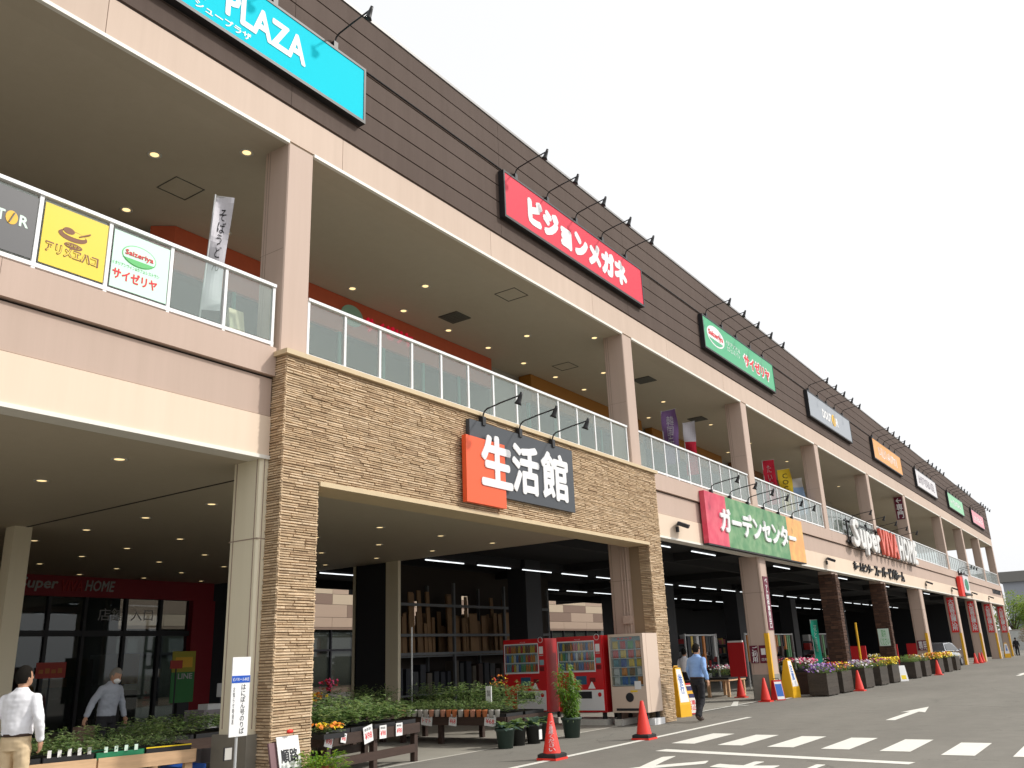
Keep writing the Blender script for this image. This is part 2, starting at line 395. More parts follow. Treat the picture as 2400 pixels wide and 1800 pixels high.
# ---- roof parapet in siding boards, seven courses
rows = 7; rz0, rz1 = 10.835, 13.84; rh = (rz1-rz0)/rows
pl = 6.2; nseg = int(math.ceil((X1-X0)/pl))
MB().box(X0, F0-0.005, 10.82, X1-0.03, F0+0.3, 13.84).build('parapet_backing', 'siding_gap', B)
src = None
for i in range(nseg):
    xa = X0 + i*pl; xb = min(xa+pl, X1)
    for k in range(rows):
        if abs(xb-xa-pl) < 1e-6 and src is not None:
            inst(src, B, Vector((xa, F0-0.035, rz0 + k*rh)) - base_of(B), 'siding_board')
        else:
            mb = MB(); L_ = xb-xa-0.008; h_ = rh-0.011
            mb.add([(0,0.03,0),(L_,0.03,0),(L_,0.0,0.010),(0,0.0,0.010),(L_,0.0,h_-0.010),(0,0.0,h_-0.010),(L_,0.03,h_),(0,0.03,h_)],
                   [(0,1,2,3),(3,2,4,5),(5,4,6,7),(1,6,4,2),(0,3,5,7)])
            o = bpy.data.objects.new('siding_board', mb.mesh('siding_board', 'brown_siding')); COL.objects.link(o); o.parent = B
            o.location = Vector((xa, F0-0.035, rz0 + k*rh)) - base_of(B)
            if src is None: src = o
for k in range(rows):     # return of the siding round the far end
    MB().box(X1-0.03, F0-0.03, rz0+k*rh, X1+0.005, 26.0, rz0+(k+1)*rh-0.02).build('siding_board', 'brown_siding', B)
MB().box(X0, F0-0.06, 13.84, X1+0.03, F0+0.42, 13.90).build('coping', mat('coping_grey', (0.30,0.29,0.285), 0.4), B)
MB().tube([(X0, F0-0.05, 12.60), (X1-0.3, F0-0.05, 12.60)], 0.013, 6).build('cable_conduit', 'black_metal', B)
MB().box(X0, F0+0.3, 13.2, X1-0.03, 29.5, 13.4).build('roof', 'concrete', B)

# ---- lower band of the facade, either side of the stone portal
def band(xa, xb):
    n = max(1, round((xb-xa)/4.5)); L_ = (xb-xa)/n
    for i in range(n):
        a = xa + i*L_; b = a + L_
        MB().box(a+0.003, F0-0.055, 5.905, b-0.003, F0+0.3, 6.365).build('ledge_panel', 'band_tan', B)
        MB().box(a+0.004, F0+0.02, 5.275, b-0.004, F0+0.3, 5.87).build('band_panel', 'band_tan', B)
        MB().box(a+0.003, F0, 4.66, b-0.003, F0+0.3, 5.262).build('band_panel', 'band_light', B)
    MB().box(xa, F0+0.05, 4.64, xb, F0+0.29, 6.3).build('band_backing', 'joint_dark', B)
    MB().box(xa, F0-0.02, 4.60, xb, F0+0.31, 4.655).build('drip_trim', 'trim_white', B)
band(X0, 8.31); band(21.03, X1)
MB().box(X1-0.01, F0-0.05, 4.62, X1+0.02, 26.0, 6.365).build('end_wall', 'band_tan', B)
MB().box(X0, F0+0.32, 4.6, 20.05, 27.3, 4.75).build('entrance_soffit', 'soffit_taupe', B)
MB().box(8.88, 10.75, 4.594, 8.93, 18.4, 4.62).build('soffit_joint', 'joint_dark', B)
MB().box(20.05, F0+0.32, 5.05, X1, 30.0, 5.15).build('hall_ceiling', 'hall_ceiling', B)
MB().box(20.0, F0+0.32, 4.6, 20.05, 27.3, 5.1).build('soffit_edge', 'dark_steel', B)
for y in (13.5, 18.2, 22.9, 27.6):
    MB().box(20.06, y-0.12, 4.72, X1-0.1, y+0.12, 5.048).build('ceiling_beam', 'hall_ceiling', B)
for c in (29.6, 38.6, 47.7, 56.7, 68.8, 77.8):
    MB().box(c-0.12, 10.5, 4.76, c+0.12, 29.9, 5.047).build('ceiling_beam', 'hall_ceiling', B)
# closed back of the hall beyond the courtyard, end wall
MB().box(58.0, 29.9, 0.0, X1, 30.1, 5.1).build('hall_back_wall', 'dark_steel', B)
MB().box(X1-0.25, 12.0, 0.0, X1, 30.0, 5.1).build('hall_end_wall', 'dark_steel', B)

# ---- ledge stone: thousands of thin split stones, real slabs of uneven depth
def slabs(mb, u0, u1, z0, z1, org, ux, n, rowh, lmin, lmax, dmin, dmax, nm, holes=()):
    z = z0
    while z < z1 - 0.004:
        h = min(rowh*random.uniform(0.75, 1.3), z1 - z)
        if z1 - z - h < rowh*0.4: h = z1 - z
        spans = [(u0, u1)]
        for ha, hb, hz0, hz1 in holes:
            if z + h*0.5 > hz0 and z + h*0.5 < hz1:
                spans = [q for a, b in spans for q in ((a, min(b, ha)), (max(a, hb), b)) if q[1]-q[0] > 0.005]
        for a, b in spans:
            u = a
            while u < b - 1e-4:
                l = random.uniform(lmin, lmax)
                if b - u - l < lmin*0.6: l = b - u
                d = random.uniform(dmin, dmax); g = 0.004; t = random.uniform(-0.004, 0.004)
                e = min(0.010, h*0.2)
                def P(uu, zz, dd): return org + ux*uu + ZP*zz + n*dd
                za, zb = z + 0.002, z + h - 0.002; ua, ub = u + 0.0015, u + l - 0.0015
                vs_ = [P(ua,za,-0.02),P(ub,za,-0.02),P(ub,zb,-0.02),P(ua,zb,-0.02),
                       P(ua+g,za+e,d+t),P(ub-g,za+e,d-t),P(ub-g,zb-e,d-t*0.5),P(ua+g,zb-e,d+t*0.5)]
                mb.add(vs_, [(4,5,6,7),(0,1,5,4),(1,2,6,5),(2,3,7,6),(3,0,4,7)], random.choices(range(nm), [4,3,3,2][:nm])[0])
                u += l
        z += h
SP = tag(MB().box(8.325, 9.87, 4.33, 21.015, F0+0.30, 6.20).box(8.325, 9.87, 0, 9.03, F0+0.30, 4.33).box(20.312, 9.87, 0, 21.015, F0+0.30, 4.33).build('stone_portal', 'mortar', B),
         'tan split stone portal framing the wide opening')
STN = ['ledge_stone_0', 'ledge_stone_1', 'ledge_stone_2', 'ledge_stone_3']
O_ = lambda x, y: Vector((x, y, 0))
mb = MB()
slabs(mb, 0, 12.70, 0, 6.21, O_(8.315, 9.868), XP, YM, 0.037, 0.12, 0.42, 0.002, 0.028, 4, holes=[(0.725, 11.985, -1, 4.30)])
slabs(mb, 0, 0.31, 0, 6.21, O_(8.323, 10.165), YM, -XP, 0.037, 0.10, 0.28, 0.002, 0.026, 4)
slabs(mb, 0, 0.31, 0, 4.30, O_(20.310, 10.165), YM, -XP, 0.037, 0.10, 0.28, 0.002, 0.026, 4)
slabs(mb, 0, 0.31, 0, 6.21, O_(21.017, 9.86), YP, XP, 0.037, 0.10, 0.28, 0.002, 0.026, 4)
slabs(mb, 0, 0.31, 0, 4.30, O_(9.032, 9.86), YP, XP, 0.037, 0.10, 0.28, 0.002, 0.026, 4)
tag(mb.build('ledge_stones', STN, SP), kind='stuff')
MB().box(8.26, 9.79, 6.212, 21.08, F0+0.31, 6.29).build('cap', 'cap_tan', SP)
MB().box(9.05, 9.825, 4.255, 20.30, F0+0.31, 4.328).build('lintel_trim', 'cap_tan', SP)

# ---- lower columns
def low_col(x0, x1, y1, m='column_beige', guard=True, plinth=False):
    c = bevbox(x0, F0+0.02, 0, x1, y1, 4.64, 0.03).build('column', m, B)
    for dx in (0.06, x1-x0-0.07):
        MB().box(x0+dx, F0+0.012, 0.85, x0+dx+0.012, F0+0.022, 4.6).build('joint', 'joint_soft', c)
    for dy in (0.07, y1-F0-0.12):
        MB().box(x0-0.008, F0+0.02+dy, 0.85, x0+0.002, F0+0.032+dy, 4.6).build('joint', 'joint_soft', c)
    MB().box(x0-0.006, F0+0.016, 3.42, x1+0.006, y1+0.004, 3.434).build('joint', 'joint_soft', c)
    if guard:
        mb = MB(); mb.box(x0-0.03, F0-0.01, 0.0, x0+0.10, F0+0.019, 2.1); mb.box(x0-0.03, F0+0.019, 0.0, x0-0.001, F0+0.13, 2.1)
        mb.build('corner_guard', 'sign_yellow', c)
    if plinth:
        bevbox(x0-0.012, F0+0.008, 0, x1+0.012, y1+0.012, 0.80, 0.03).build('plinth', mat('plinth_grey', (0.26,0.245,0.21), 0.8, var=0.08), c)
    return c
c1 = low_col(8.18, 8.90, 10.80, 'lower_column_grey', False)
MB().box(8.13, 10.12, 0, 8.312, 10.86, 0.78).build('plinth', mat('plinth_steel', (0.22,0.20,0.165), 0.55, var=0.06), c1)
c2 = low_col(20.33, 21.0, 11.08, 'column_beige', False)
for y in (10.55, 10.62, 10.71):   # conduits on the column
    MB().tube([(20.31, y, 1.0), (20.31, y, 4.6)], 0.018, 6).build('conduit', 'column_beige', c2)
MB().box(20.24, 10.50, 2.35, 20.33, 10.74, 2.55).build('conduit_box', 'column_beige', c2)
low_col(29.25, 29.98, 10.87, plinth=True)
low_col(56.2, 57.1, 10.85, plinth=True)
for x in (68.35, 77.4, 86.5): low_col(x, x+0.92, 10.87)
low_col(95.42, 96.08, 10.87)
MB().box(8.66, 18.36, 0, 9.02, 18.72, 4.6).build('column', 'lower_column_grey', B)      # columns inside the porch
MB().box(19.90, 18.10, 0, 20.02, 18.60, 4.6).build('column', 'lower_column_grey', B)
MB().box(20.02, 18.50, 0, 20.10, 20.00, 4.62).build('dark_panel', 'dark_steel', B)
MB().box(20.02, 19.95, 0, 20.16, 20.12, 4.6).build('column', 'lower_column_grey', B)
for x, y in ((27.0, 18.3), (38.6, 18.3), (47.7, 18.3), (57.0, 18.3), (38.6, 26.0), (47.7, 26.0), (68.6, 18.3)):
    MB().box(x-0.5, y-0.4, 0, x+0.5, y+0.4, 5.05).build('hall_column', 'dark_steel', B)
BRK = ['brown_brick_0', 'brown_brick_1', 'brown_brick_2']
for x in (38.15, 46.92):
    c = tag(MB().box(x+0.02, F0+0.06, 0, x+0.98, 10.78, 4.5).build('brick_pier', mat('brick_mortar', (0.05,0.03,0.022), 0.95), B), 'dark brown brick pier')
    bevbox(x+0.04, F0+0.05, 4.5, x+0.96, 10.77, 4.64).build('pier_head', 'column_beige', c)
    mb = MB()
    slabs(mb, 0, 0.98, 0, 4.5, O_(x+0.01, F0+0.055), XP, YM, 0.11, 0.22, 0.34, 0.0, 0.025, 3)
    slabs(mb, 0, 0.72, 0, 4.5, O_(x+0.02, 10.78), YM, -XP, 0.11, 0.22, 0.34, 0.0, 0.02, 3)
    slabs(mb, 0, 0.72, 0, 4.5, O_(x+0.98, F0+0.06), YP, XP, 0.11, 0.22, 0.34, 0.0, 0.02, 3)
    tag(mb.build('bricks', BRK, c), kind='stuff')

# ---- upper shops behind the balcony
mat('shop_orange', (0.55, 0.11, 0.045), 0.6, var=0.05); mat('shop_brown', (0.24, 0.10, 0.035), 0.6); mat('shop_wall', (0.36, 0.33, 0.28), 0.8, var=0.05)
mat('teal_frame', (0.10, 0.30, 0.26), 0.5); mat('shop_inside', (0.10, 0.11, 0.11), 0.9)
MB().box(8.75, 14.55, 6.33, 72.0, 14.75, 10.13).build('upper_back_wall', 'shop_wall', B)
MB().box(X0, 21.9, 6.33, 8.75, 22.1, 10.13).build('upper_back_wall', 'shop_inside', B); MB().box(8.75, 14.75, 6.33, 8.85, 22.0, 10.13).build('upper_side_wall', 'shop_brown', B); MB().box(X0, 14.6, 10.131, 8.85, 22.0, 10.3).build('upper_soffit', 'soffit_taupe', B)
MB().box(71.9, 14.75, 6.33, 72.1, 26.0, 10.13).build('upper_side_wall', 'shop_wall', B)
mb = MB(); mb.add([(8.66,14.5,9.2),(8.97,14.13,9.2),(19.6,14.13,9.2),(19.6,14.5,9.2),(8.66,14.5,10.12),(8.97,14.13,10.12),(19.6,14.13,10.12),(19.6,14.5,10.12)],
   [(3,2,1,0),(4,5,6,7),(0,1,5,4),(1,2,6,5),(2,3,7,6),(3,0,4,7)])
fs = mb.build('shop_fascia', 'shop_orange', B)
mb = MB(); ellipse(mb, (13.86, 9.70), 0.36, 0.27, 14.10, d=0.03); mb.build('shop_emblem', mat('emblem_mint', (0.30,0.50,0.38), 0.5), fs)
text(fs, 'サイゼリヤ', (14.3, 14.125, 9.46), FACE_S, 1.75, 0.38, mat('neon_red', (0.75,0.01,0.05), 0.4, emit=0.25), 0.03, 0.05)
tag(MB().box(21.58, 14.05, 9.25, 29.2, 14.5, 10.12).build('shop_fascia', mat('shop_amber', (0.36,0.15,0.02), 0.6), B))
for xa, xb in ((8.97, 19.6), (21.6, 29.2)):
    n = int((xb-xa)/1.5); d = (xb-xa)/n
    for i in range(n):
        w_ = MB().box(xa+i*d+0.04, 14.20, 6.95, xa+(i+1)*d-0.04, 14.22, 9.18).build('shop_window', 'shop_glass', B)
        MB().box(xa+i*d-0.04, 14.16, 6.34, xa+i*d+0.04, 14.26, 9.2).build('mullion', 'teal_frame', w_)
    MB().box(xa, 14.17, 6.34, xb, 14.25, 6.95).build('shop_dado', 'teal_frame', B)
for xa, xb, mm in ((30.4, 37.6, 'shop_amber'), (39.2, 46.6, 'shop_brown'), (48.4, 55.5, 'shop_wall')):
    MB().box(xa, 14.2, 9.3, xb, 14.5, 10.12).build('shop_fascia', mm, B)
    MB().box(xa, 14.45, 6.4, xb, 14.549, 9.3).build('shop_front', 'shop_inside', B)
# far end of the upper deck is open to the back
for x in (73.0, 77.4, 81.9, 86.5, 91.0, 95.5):
    MB().box(x, 25.4, 6.33, x+0.5, 25.95, 10.13).build('rear_column', 'column_beige', B)
MB().box(72.1, 25.45, 9.35, X1-0.05, 25.9, 10.129).build('rear_beam', 'column_beige', B)
MB().box(72.1, 25.5, 6.33, X1-0.05, 25.7, 7.3).build('rear_wall', 'column_beige', B)

# ---- entrance of the store under the porch
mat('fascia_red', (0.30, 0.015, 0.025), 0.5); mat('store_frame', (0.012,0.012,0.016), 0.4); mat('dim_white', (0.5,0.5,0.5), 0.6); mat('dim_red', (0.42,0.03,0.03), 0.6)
en = tag(MB().box(6.0, 26.9, 3.98, 19.85, 27.2, 4.595).build('entrance_fascia', 'fascia_red', B), 'red fascia over the store entrance')
text(en, 'Super', (13.0, 26.89, 4.10), FACE_S, 1.15, 0.42, 'dim_white', 0.02, 0.02, shear=0.15)
text(en, 'VIVA', (14.25, 26.89, 4.14), FACE_S, 0.72, 0.34, 'dim_red', 0.02, 0.02, shear=0.15)
text(en, 'HOME', (15.05, 26.89, 4.16), FACE_S, 0.95, 0.34, 'dim_white', 0.02, 0.02, shear=0.15)
MB().box(19.0, 26.85, 0, 19.9, 27.25, 3.98).build('entrance_jamb', 'fascia_red', B)
mx_ = [8.0, 9.6, 11.2, 12.7, 14.05, 15.2, 16.58, 17.85, 19.0]
for a, b in zip(mx_[:-1], mx_[1:]):
    for za, zb in ((0.05, 2.82), (2.95, 3.98)):
        p_ = MB().box(a+0.05, 27.02, za, b-0.05, 27.05, zb).build('entrance_glass', 'shop_glass', B)
    MB().box(a-0.05, 26.95, 0, a+0.05, 27.12, 3.98).build('entrance_mullion', 'store_frame', B)
MB().box(8.0, 26.96, 2.80, 19.0, 27.11, 2.97).build('entrance_transom', 'store_frame', B)
text(B, '店舗', (15.66, 27.018, 3.28), FACE_S, 0.84, 0.38, 'dim_white', 0.0, 0.004)
text(B, '入口', (16.78, 27.018, 3.28), FACE_S, 0.80, 0.38, 'dim_white', 0.0, 0.004)
MB().box(19.9, 27.1, 0, 23.0, 27.2, 5.04).build('entrance_side_wall', 'dark_steel', B)
MB().box(X0, 27.2, 0, 8.0, 27.4, 4.6).build('entrance_side_wall', 'lower_column_grey', B)
MB().box(7.9, 19.0, 0.0, 8.3, 27.0, 4.6).build('porch_side_wall', mat('warm_glow_wall', (0.42,0.26,0.08), 0.7), B)  # wall panel added; its ochre colour stands in for a warm glow
MB().box(X0, 33.0, 0.0, 20.0, 33.2, 4.6).build('store_back_wall', 'shop_inside', B)
MB().box(X0, 27.3, 4.55, 20.0, 33.0, 4.7).build('store_ceiling', 'shop_inside', B)
# ================================================================== balcony railings, one per bay
ends = [(8.33-0.93*12, 8.33)] + [(a+0.59, b-0.06) for a, b in zip(CL[:-1], CL[1:])]
where = ['above the porch left of the stone portal', 'on top of the stone portal', 'left of the purple and red flags', 'behind the garden centre sign', 'right of the yellow and blue flags',
         'behind the large white store letters', 'behind the end of the store letters', 'first past the maroon arrow sign', 'above the small red store sign', 'at the far end of the building']
for bi, (a, b) in enumerate(ends):
    t = thing('balcony_railing', 'white framed glass balcony railing ' + where[bi], 'railing', (a, 10.22, 6.33), group='balcony railings along the upper floor')
    zb, zt = (6.44, 7.47)
    MB().box(a, 10.18, zt-0.05, b, 10.26, zt).build('top_rail', 'white_aluminium', t)
    MB().box(a, 10.20, zb, b, 10.25, zb+0.055).build('bottom_rail', 'white_aluminium', t)
    n = max(2, round((b-a)/(0.93 if bi == 0 else 0.865))); d = (b-a)/n
    post = MB().box(0, 0, 0, 0.05, 0.045, zt-0.05-6.335).mesh('post', 'white_aluminium')
    pane = MB().box(0, 0, 0, d-0.09, 0.010, zt-zb-0.15).mesh('glass_pane', 'rail_glass')
    for i in range(n+1):
        inst(post, t, Vector((a + i*d - (0.05 if i == n else 0.0 if i == 0 else 0.025), 10.205, 6.335)) - base_of(t), 'post')
        if i < n: inst(pane, t, Vector((a + i*d + 0.045, 10.222, zb+0.078)) - base_of(t), 'glass_pane')

# ---- printed sheets in the first railing
mat('film_grey', (0.10,0.10,0.105), 0.4); mat('film_yellow', (0.80,0.60,0.03), 0.45); mat('film_mint', (0.60,0.86,0.72), 0.45); mat('print_brown', (0.20,0.07,0.02), 0.5)
mat('print_green', (0.10,0.50,0.14), 0.5); mat('bean_orange', (0.85,0.50,0.04), 0.5); mat('pale_mint', (0.70,0.88,0.76), 0.5)
YS = 10.214
def poster(name, label, x0, x1, m):
    t = thing(name, label, 'poster', (x0, YS, 6.55))
    MB().box(x0, YS, 6.53, x1, YS+0.005, 7.36).build('sheet', m, t); return t
t = poster('railing_poster', 'dark grey coffee shop poster with pale letters in the balcony railing', 3.735, 4.575, 'film_grey')
text(t, 'DOUT', (3.79, YS-0.001, 6.90), FACE_S, 0.42, 0.15, 'pale_mint', 0.03, 0.003)
ellipse(MB(), (4.29, 6.975), 0.072, 0.09, YS-0.004).build('bean', 'bean_orange', t); MB().bar((4.265,YS-0.012,6.905),(4.315,YS-0.012,7.045),0.012).build('bean_line', 'film_grey', t)
text(t, 'R', (4.38, YS-0.001, 6.90), FACE_S, 0.11, 0.15, 'pale_mint', 0.03, 0.003)
t = poster('railing_poster', 'yellow poster with brown bowl drawing and lettering in the balcony railing', 4.665, 5.505, 'film_yellow')
mb = MB(); ellipse(mb, (5.05, 7.02), 0.19, 0.075, YS-0.004); ellipse(mb, (5.06, 7.045), 0.15, 0.04, YS-0.007, 1); ellipse(mb, (4.99, 7.075), 0.075, 0.045, YS-0.010, 0)
mb.bar((5.13,YS-0.008,7.04),(5.27,YS-0.008,7.13),0.016); mb.build('bowl_drawing', ['print_brown','film_yellow'], t)
ellipse(MB(), (5.07, 6.885), 0.12, 0.042, YS-0.004).build('badge', 'print_brown', t); text(t, 'コメサン', (4.98, YS-0.006, 6.862), FACE_S, 0.18, 0.045, 'film_yellow', 0.0, 0.003)
text(t, 'アリメエハコ', (4.72, YS-0.001, 6.70), FACE_S, 0.70, 0.15, 'print_brown', 0.06, 0.003); text(t, 'アリメエハコ', (4.732, YS-0.006, 6.712), FACE_S, 0.66, 0.115, 'film_yellow', 0.012, 0.002)
t = poster('railing_poster', 'mint green restaurant poster with oval logo in the balcony railing', 5.595, 6.435, 'film_mint')
mb = MB(); ellipse(mb, (5.98, 7.07), 0.255, 0.155, YS-0.003, 0); ellipse(mb, (5.98, 7.07), 0.243, 0.143, YS-0.006, 1); ellipse(mb, (5.98, 7.07), 0.243, 0.143, YS-0.009, 0, z0=7.01)
mb.build('oval_logo', ['print_green','film_mint'], t)
text(t, 'Saizeriya', (5.77, YS-0.010, 7.03), FACE_S, 0.42, 0.10, 'ink_red', 0.02, 0.003)
text(t, 'イタリアンワイン&カフェレストラン', (5.60, YS-0.001, 6.86), FACE_S, 0.70, 0.05, 'print_green', 0.0, 0.003)
text(t, 'サイゼリヤ', (5.62, YS-0.001, 6.66), FACE_S, 0.66, 0.155, 'ink_red', 0.035, 0.003)

# ================================================================== signs on the siding
SY = 9.97
def sign(name, label, x0, x1, z0, z1, m, y=SY, cat='sign', depth=0.17):
    t = thing(name, label, cat, (x0, y, z0))
    mb = MB(); mb.box(x0-0.05, y+0.012, z0-0.06, x1+0.05, y+depth, z1+0.05)
    mb.build('sign_box', 'black_metal', t)
    fr = MB(); fr.box(x0-0.05, y-0.012, z0-0.06, x1+0.05, y+0.012, z0); fr.box(x0-0.05, y-0.012, z1, x1+0.05, y+0.012, z1+0.05)
    fr.box(x0-0.05, y-0.012, z0, x0, y+0.012, z1); fr.box(x1, y-0.012, z0, x1+0.05, y+0.012, z1); fr.build('sign_frame', 'black_metal', t)
    MB().box(x0, y, z0, x1, y+0.012, z1).build('sign_face', m, t); return t
mat('cyan_face', (0.008,0.62,0.76), 0.6, spec=0.05); mat('crimson_face', (0.72,0.05,0.085), 0.5, spec=0.15); mat('green_face', (0.05,0.42,0.19), 0.35); mat('grey_face', (0.33,0.36,0.40), 0.35)
mat('orange_face', (0.82,0.36,0.08), 0.4); mat('white_face', (0.72,0.70,0.72), 0.4); mat('palegreen_face', (0.28,0.66,0.38), 0.4); mat('pink_face', (0.82,0.30,0.36), 0.4)
Z0, Z1 = 11.34, 12.45
t = sign('shop_sign', 'bright cyan shoe shop sign on the brown siding', 2.97, 9.98, Z0, Z1, 'cyan_face')
text(t, 'SHOE', (4.75, SY, 11.62), FACE_S, 1.75, 0.56, 'pure_white', 0.032, 0.012); text(t, 'PLAZA', (6.86, SY, 11.63), FACE_S, 1.68, 0.56, 'pure_white', 0.032, 0.012)
text(t, 'シュープラザ', (6.32, SY, 11.41), FACE_S, 1.06, 0.15, 'pure_white', 0.02, 0.008)
t = sign('shop_sign', 'red optician sign with white lettering on the brown siding', 14.6, 21.55, Z0, Z1, 'crimson_face')
text(t, 'ビジョンメガネ', (15.52, SY, 11.50), FACE_S, 5.05, 0.78, 'pure_white', 0.085, 0.012)
t = sign('shop_sign', 'green restaurant sign with red lettering and oval logo on the siding', 26.12, 33.12, Z0, Z1, 'green_face')
mb = MB(); ellipse(mb, (27.15, 11.94), 0.78, 0.37, SY-0.004); mb.build('oval_logo', 'pure_white', t); text(t, 'Saizeriya', (26.5, SY-0.006, 11.84), FACE_S, 1.3, 0.26, 'ink_red', 0.03, 0.006)
ellipse(MB(), (27.15, 11.94), 0.70, 0.32, SY-0.006, z0=11.80).build('logo_field', 'green_face', t)
text(t, 'イタリアンワイン&\nカフェレストラン', (28.1, SY, 11.72), FACE_S, 1.35, 0.42, 'pure_white', 0.0, 0.005)
text(t, 'サイゼリヤ', (29.72, SY, 11.55), FACE_S, 2.95, 0.58, 'pure_white', 0.11, 0.006); text(t, 'サイゼリヤ', (29.81, SY-0.007, 11.605), FACE_S, 2.77, 0.47, 'ink_red', 0.045, 0.006)
t = sign('shop_sign', 'grey coffee shop sign with white letters and a yellow bean', 37.72, 44.72, Z0, Z1, 'grey_face')
text(t, 'DOUT', (39.75, SY, 11.62), FACE_S, 1.5, 0.45, 'pure_white', 0.045, 0.01); ellipse(MB(), (41.6, 11.845), 0.30, 0.29, SY-0.01).build('bean', 'bean_orange', t)
MB().bar((41.5,SY-0.012,11.6),(41.7,SY-0.012,12.08),0.04).build('bean_line', 'grey_face', t)
text(t, 'R', (41.98, SY, 11.62), FACE_S, 0.4, 0.45, 'pure_white', 0.045, 0.01)
def strokes(t, x0, x1, z0, z1, m, seed):
    rr = random.Random(seed); mb = MB(); x = x0
    while x < x1:      # far-off lettering that the photograph shows only as a row of strokes
        w = rr.uniform(0.05, 0.12); h = rr.uniform(0.55, 1.0)*(z1-z0); zz = rr.uniform(z0, z1-h)
        mb.box(x, SY-0.008, zz, x+w, SY+0.001, zz+h)
        if rr.random() < 0.55: zc = rr.uniform(z0, z1-0.08); mb.box(x-0.1, SY-0.0085, zc, x+w+0.16, SY+0.001, zc+0.07)
        x += w + rr.uniform(0.12, 0.26)
    return mb.build('lettering', m, t)
t = sign('shop_sign', 'pale orange shop sign between the grey and the white signs', 49.4, 56.45, Z0, Z1, 'orange_face'); strokes(t, 50.6, 55.2, 11.6, 12.2, 'pure_white', 3)
t = sign('shop_sign', 'white shop sign with grey lettering right of the orange sign', 60.85, 67.85, Z0, Z1, 'white_face'); strokes(t, 61.6, 67.0, 11.6, 12.2, mat('print_grey', (0.30,0.27,0.30), 0.6), 4)
t = sign('shop_sign', 'pale green shop sign near the far end of the siding', 72.75, 79.75, Z0, Z1, 'palegreen_face'); strokes(t, 73.6, 78.6, 11.65, 12.1, 'pure_white', 5)
t = sign('shop_sign', 'pink shop sign at the far end of the siding', 84.4, 91.5, Z0, Z1, 'pink_face'); strokes(t, 85.4, 90.4, 11.6, 12.1, 'pure_white', 6)

# ---- arm lamps
def lamp_proto(reach=0.95, rise=0.22):
    t = thing('sign_lamp', 'proto', 'lamp')
    MB().box(-0.05, -0.06, -0.09, 0.05, 0.04, 0.09).build('bracket', 'black_metal', t, world=False)
    pts = [(0,-0.03,0.0),(0,-0.03,0.12),(0,-0.06,0.19),(0,-0.13,0.235),(0,-reach*0.5,0.235+(rise-0.1)*0.5),(0,-reach,0.235+rise-0.1)]
    MB().tube(pts, 0.016, 8).build('arm', 'black_metal', t, True, world=False)
    hz = 0.235+rise-0.1; d = Vector((0, 0.42, -0.9)).normalized(); a = Vector((0,-reach-0.02,hz+0.05))
    MB().tube([a, a+d*0.07, a+d*0.10, a+d*0.20, a+d*0.25], [0.028,0.036,0.04,0.052,0.08], 12).build('lamp_head', 'black_metal', t, True, world=False)
    return t
lp = lamp_proto(); first = [True]
def lamps(xs, z, y, label, group):
    for x in xs:
        if first[0]:
            first[0] = False; lp.location = (x, y, z); lp['label'] = label; lp['group'] = group
        else: dup(lp, (x, y, z), 0, label, group)
lamps([3.6, 5.03, 6.46, 7.89, 9.31], 12.62, 10.09, 'black arm lamp above the cyan sign', 'lamps above the cyan sign')
for x0, c in ((14.6,'red optician'), (26.1,'green restaurant'), (37.7,'grey coffee shop'), (49.4,'pale orange'), (60.85,'white'), (72.75,'pale green'), (84.4,'pink')):
    lamps([x0 + 0.6 + i*1.405 for i in range(5)], 12.62, 10.09, 'black arm lamp above the %s sign' % c, 'lamps above the %s sign' % c)

# ---- signs on the lower band
t = thing('portal_sign', 'charcoal and orange sign with three white characters on the stone portal', 'sign', (12.4, 9.75, 4.4))
MB().box(12.75, 9.76, 4.66, 16.55, 9.846, 6.07).build('charcoal_board', mat('charcoal_board', (0.055,0.062,0.072), 0.45), t)
MB().box(12.55, 9.70, 4.43, 13.81, 9.80, 5.71).build('orange_board', mat('orange_board', (0.86,0.115,0.035), 0.45), t)
text(t, '生', (13.0, 9.698, 4.80), FACE_S, 1.04, 1.04, 'pure_white', 0.035, 0.02); text(t, '活', (14.12, 9.758, 4.82), FACE_S, 1.0, 1.04, 'pure_white', 0.035, 0.02); text(t, '館', (15.2, 9.758, 4.83), FACE_S, 1.09, 1.05, 'pure_white', 0.03, 0.02)
lamps([13.2, 14.47, 15.75], 6.10, 9.79, 'black arm lamp above the charcoal and orange portal sign', 'lamps above the portal sign')
t = thing('garden_sign', 'pink, green and orange garden centre sign with white lettering', 'sign', (24.5, 9.9, 4.6))
def leafy(name, c1_, c2_):
    m = mat(name, c1_, 0.4, var=0.10, scale=0.9, col2=c2_); return name
MB().box(24.5, 9.93, 4.66, 26.15, 10.09, 6.24).build('pink_panel', leafy('flower_pink', (0.66,0.045,0.10), (0.74,0.10,0.15)), t)
MB().box(26.15, 9.93, 4.66, 32.1, 10.09, 6.24).build('green_panel', leafy('leaf_green', (0.08,0.26,0.10), (0.19,0.36,0.17)), t)
MB().box(32.1, 9.93, 4.66, 33.95, 10.09, 6.24).build('orange_panel', leafy('fruit_orange', (0.80,0.36,0.10), (0.82,0.46,0.12)), t)
MB().box(24.48, 9.94, 4.62, 33.97, 10.1, 4.66).build('lower_edge', 'black_metal', t)
text(t, 'ガーデンセンター', (25.5, 9.93, 5.08), FACE_S, 7.4, 0.80, 'pure_white', 0.045, 0.05)
lamps([25.37, 26.91, 28.53, 30.06, 31.67, 33.21], 6.30, 10.06, 'black arm lamp above the garden centre sign', 'lamps above the garden centre sign')
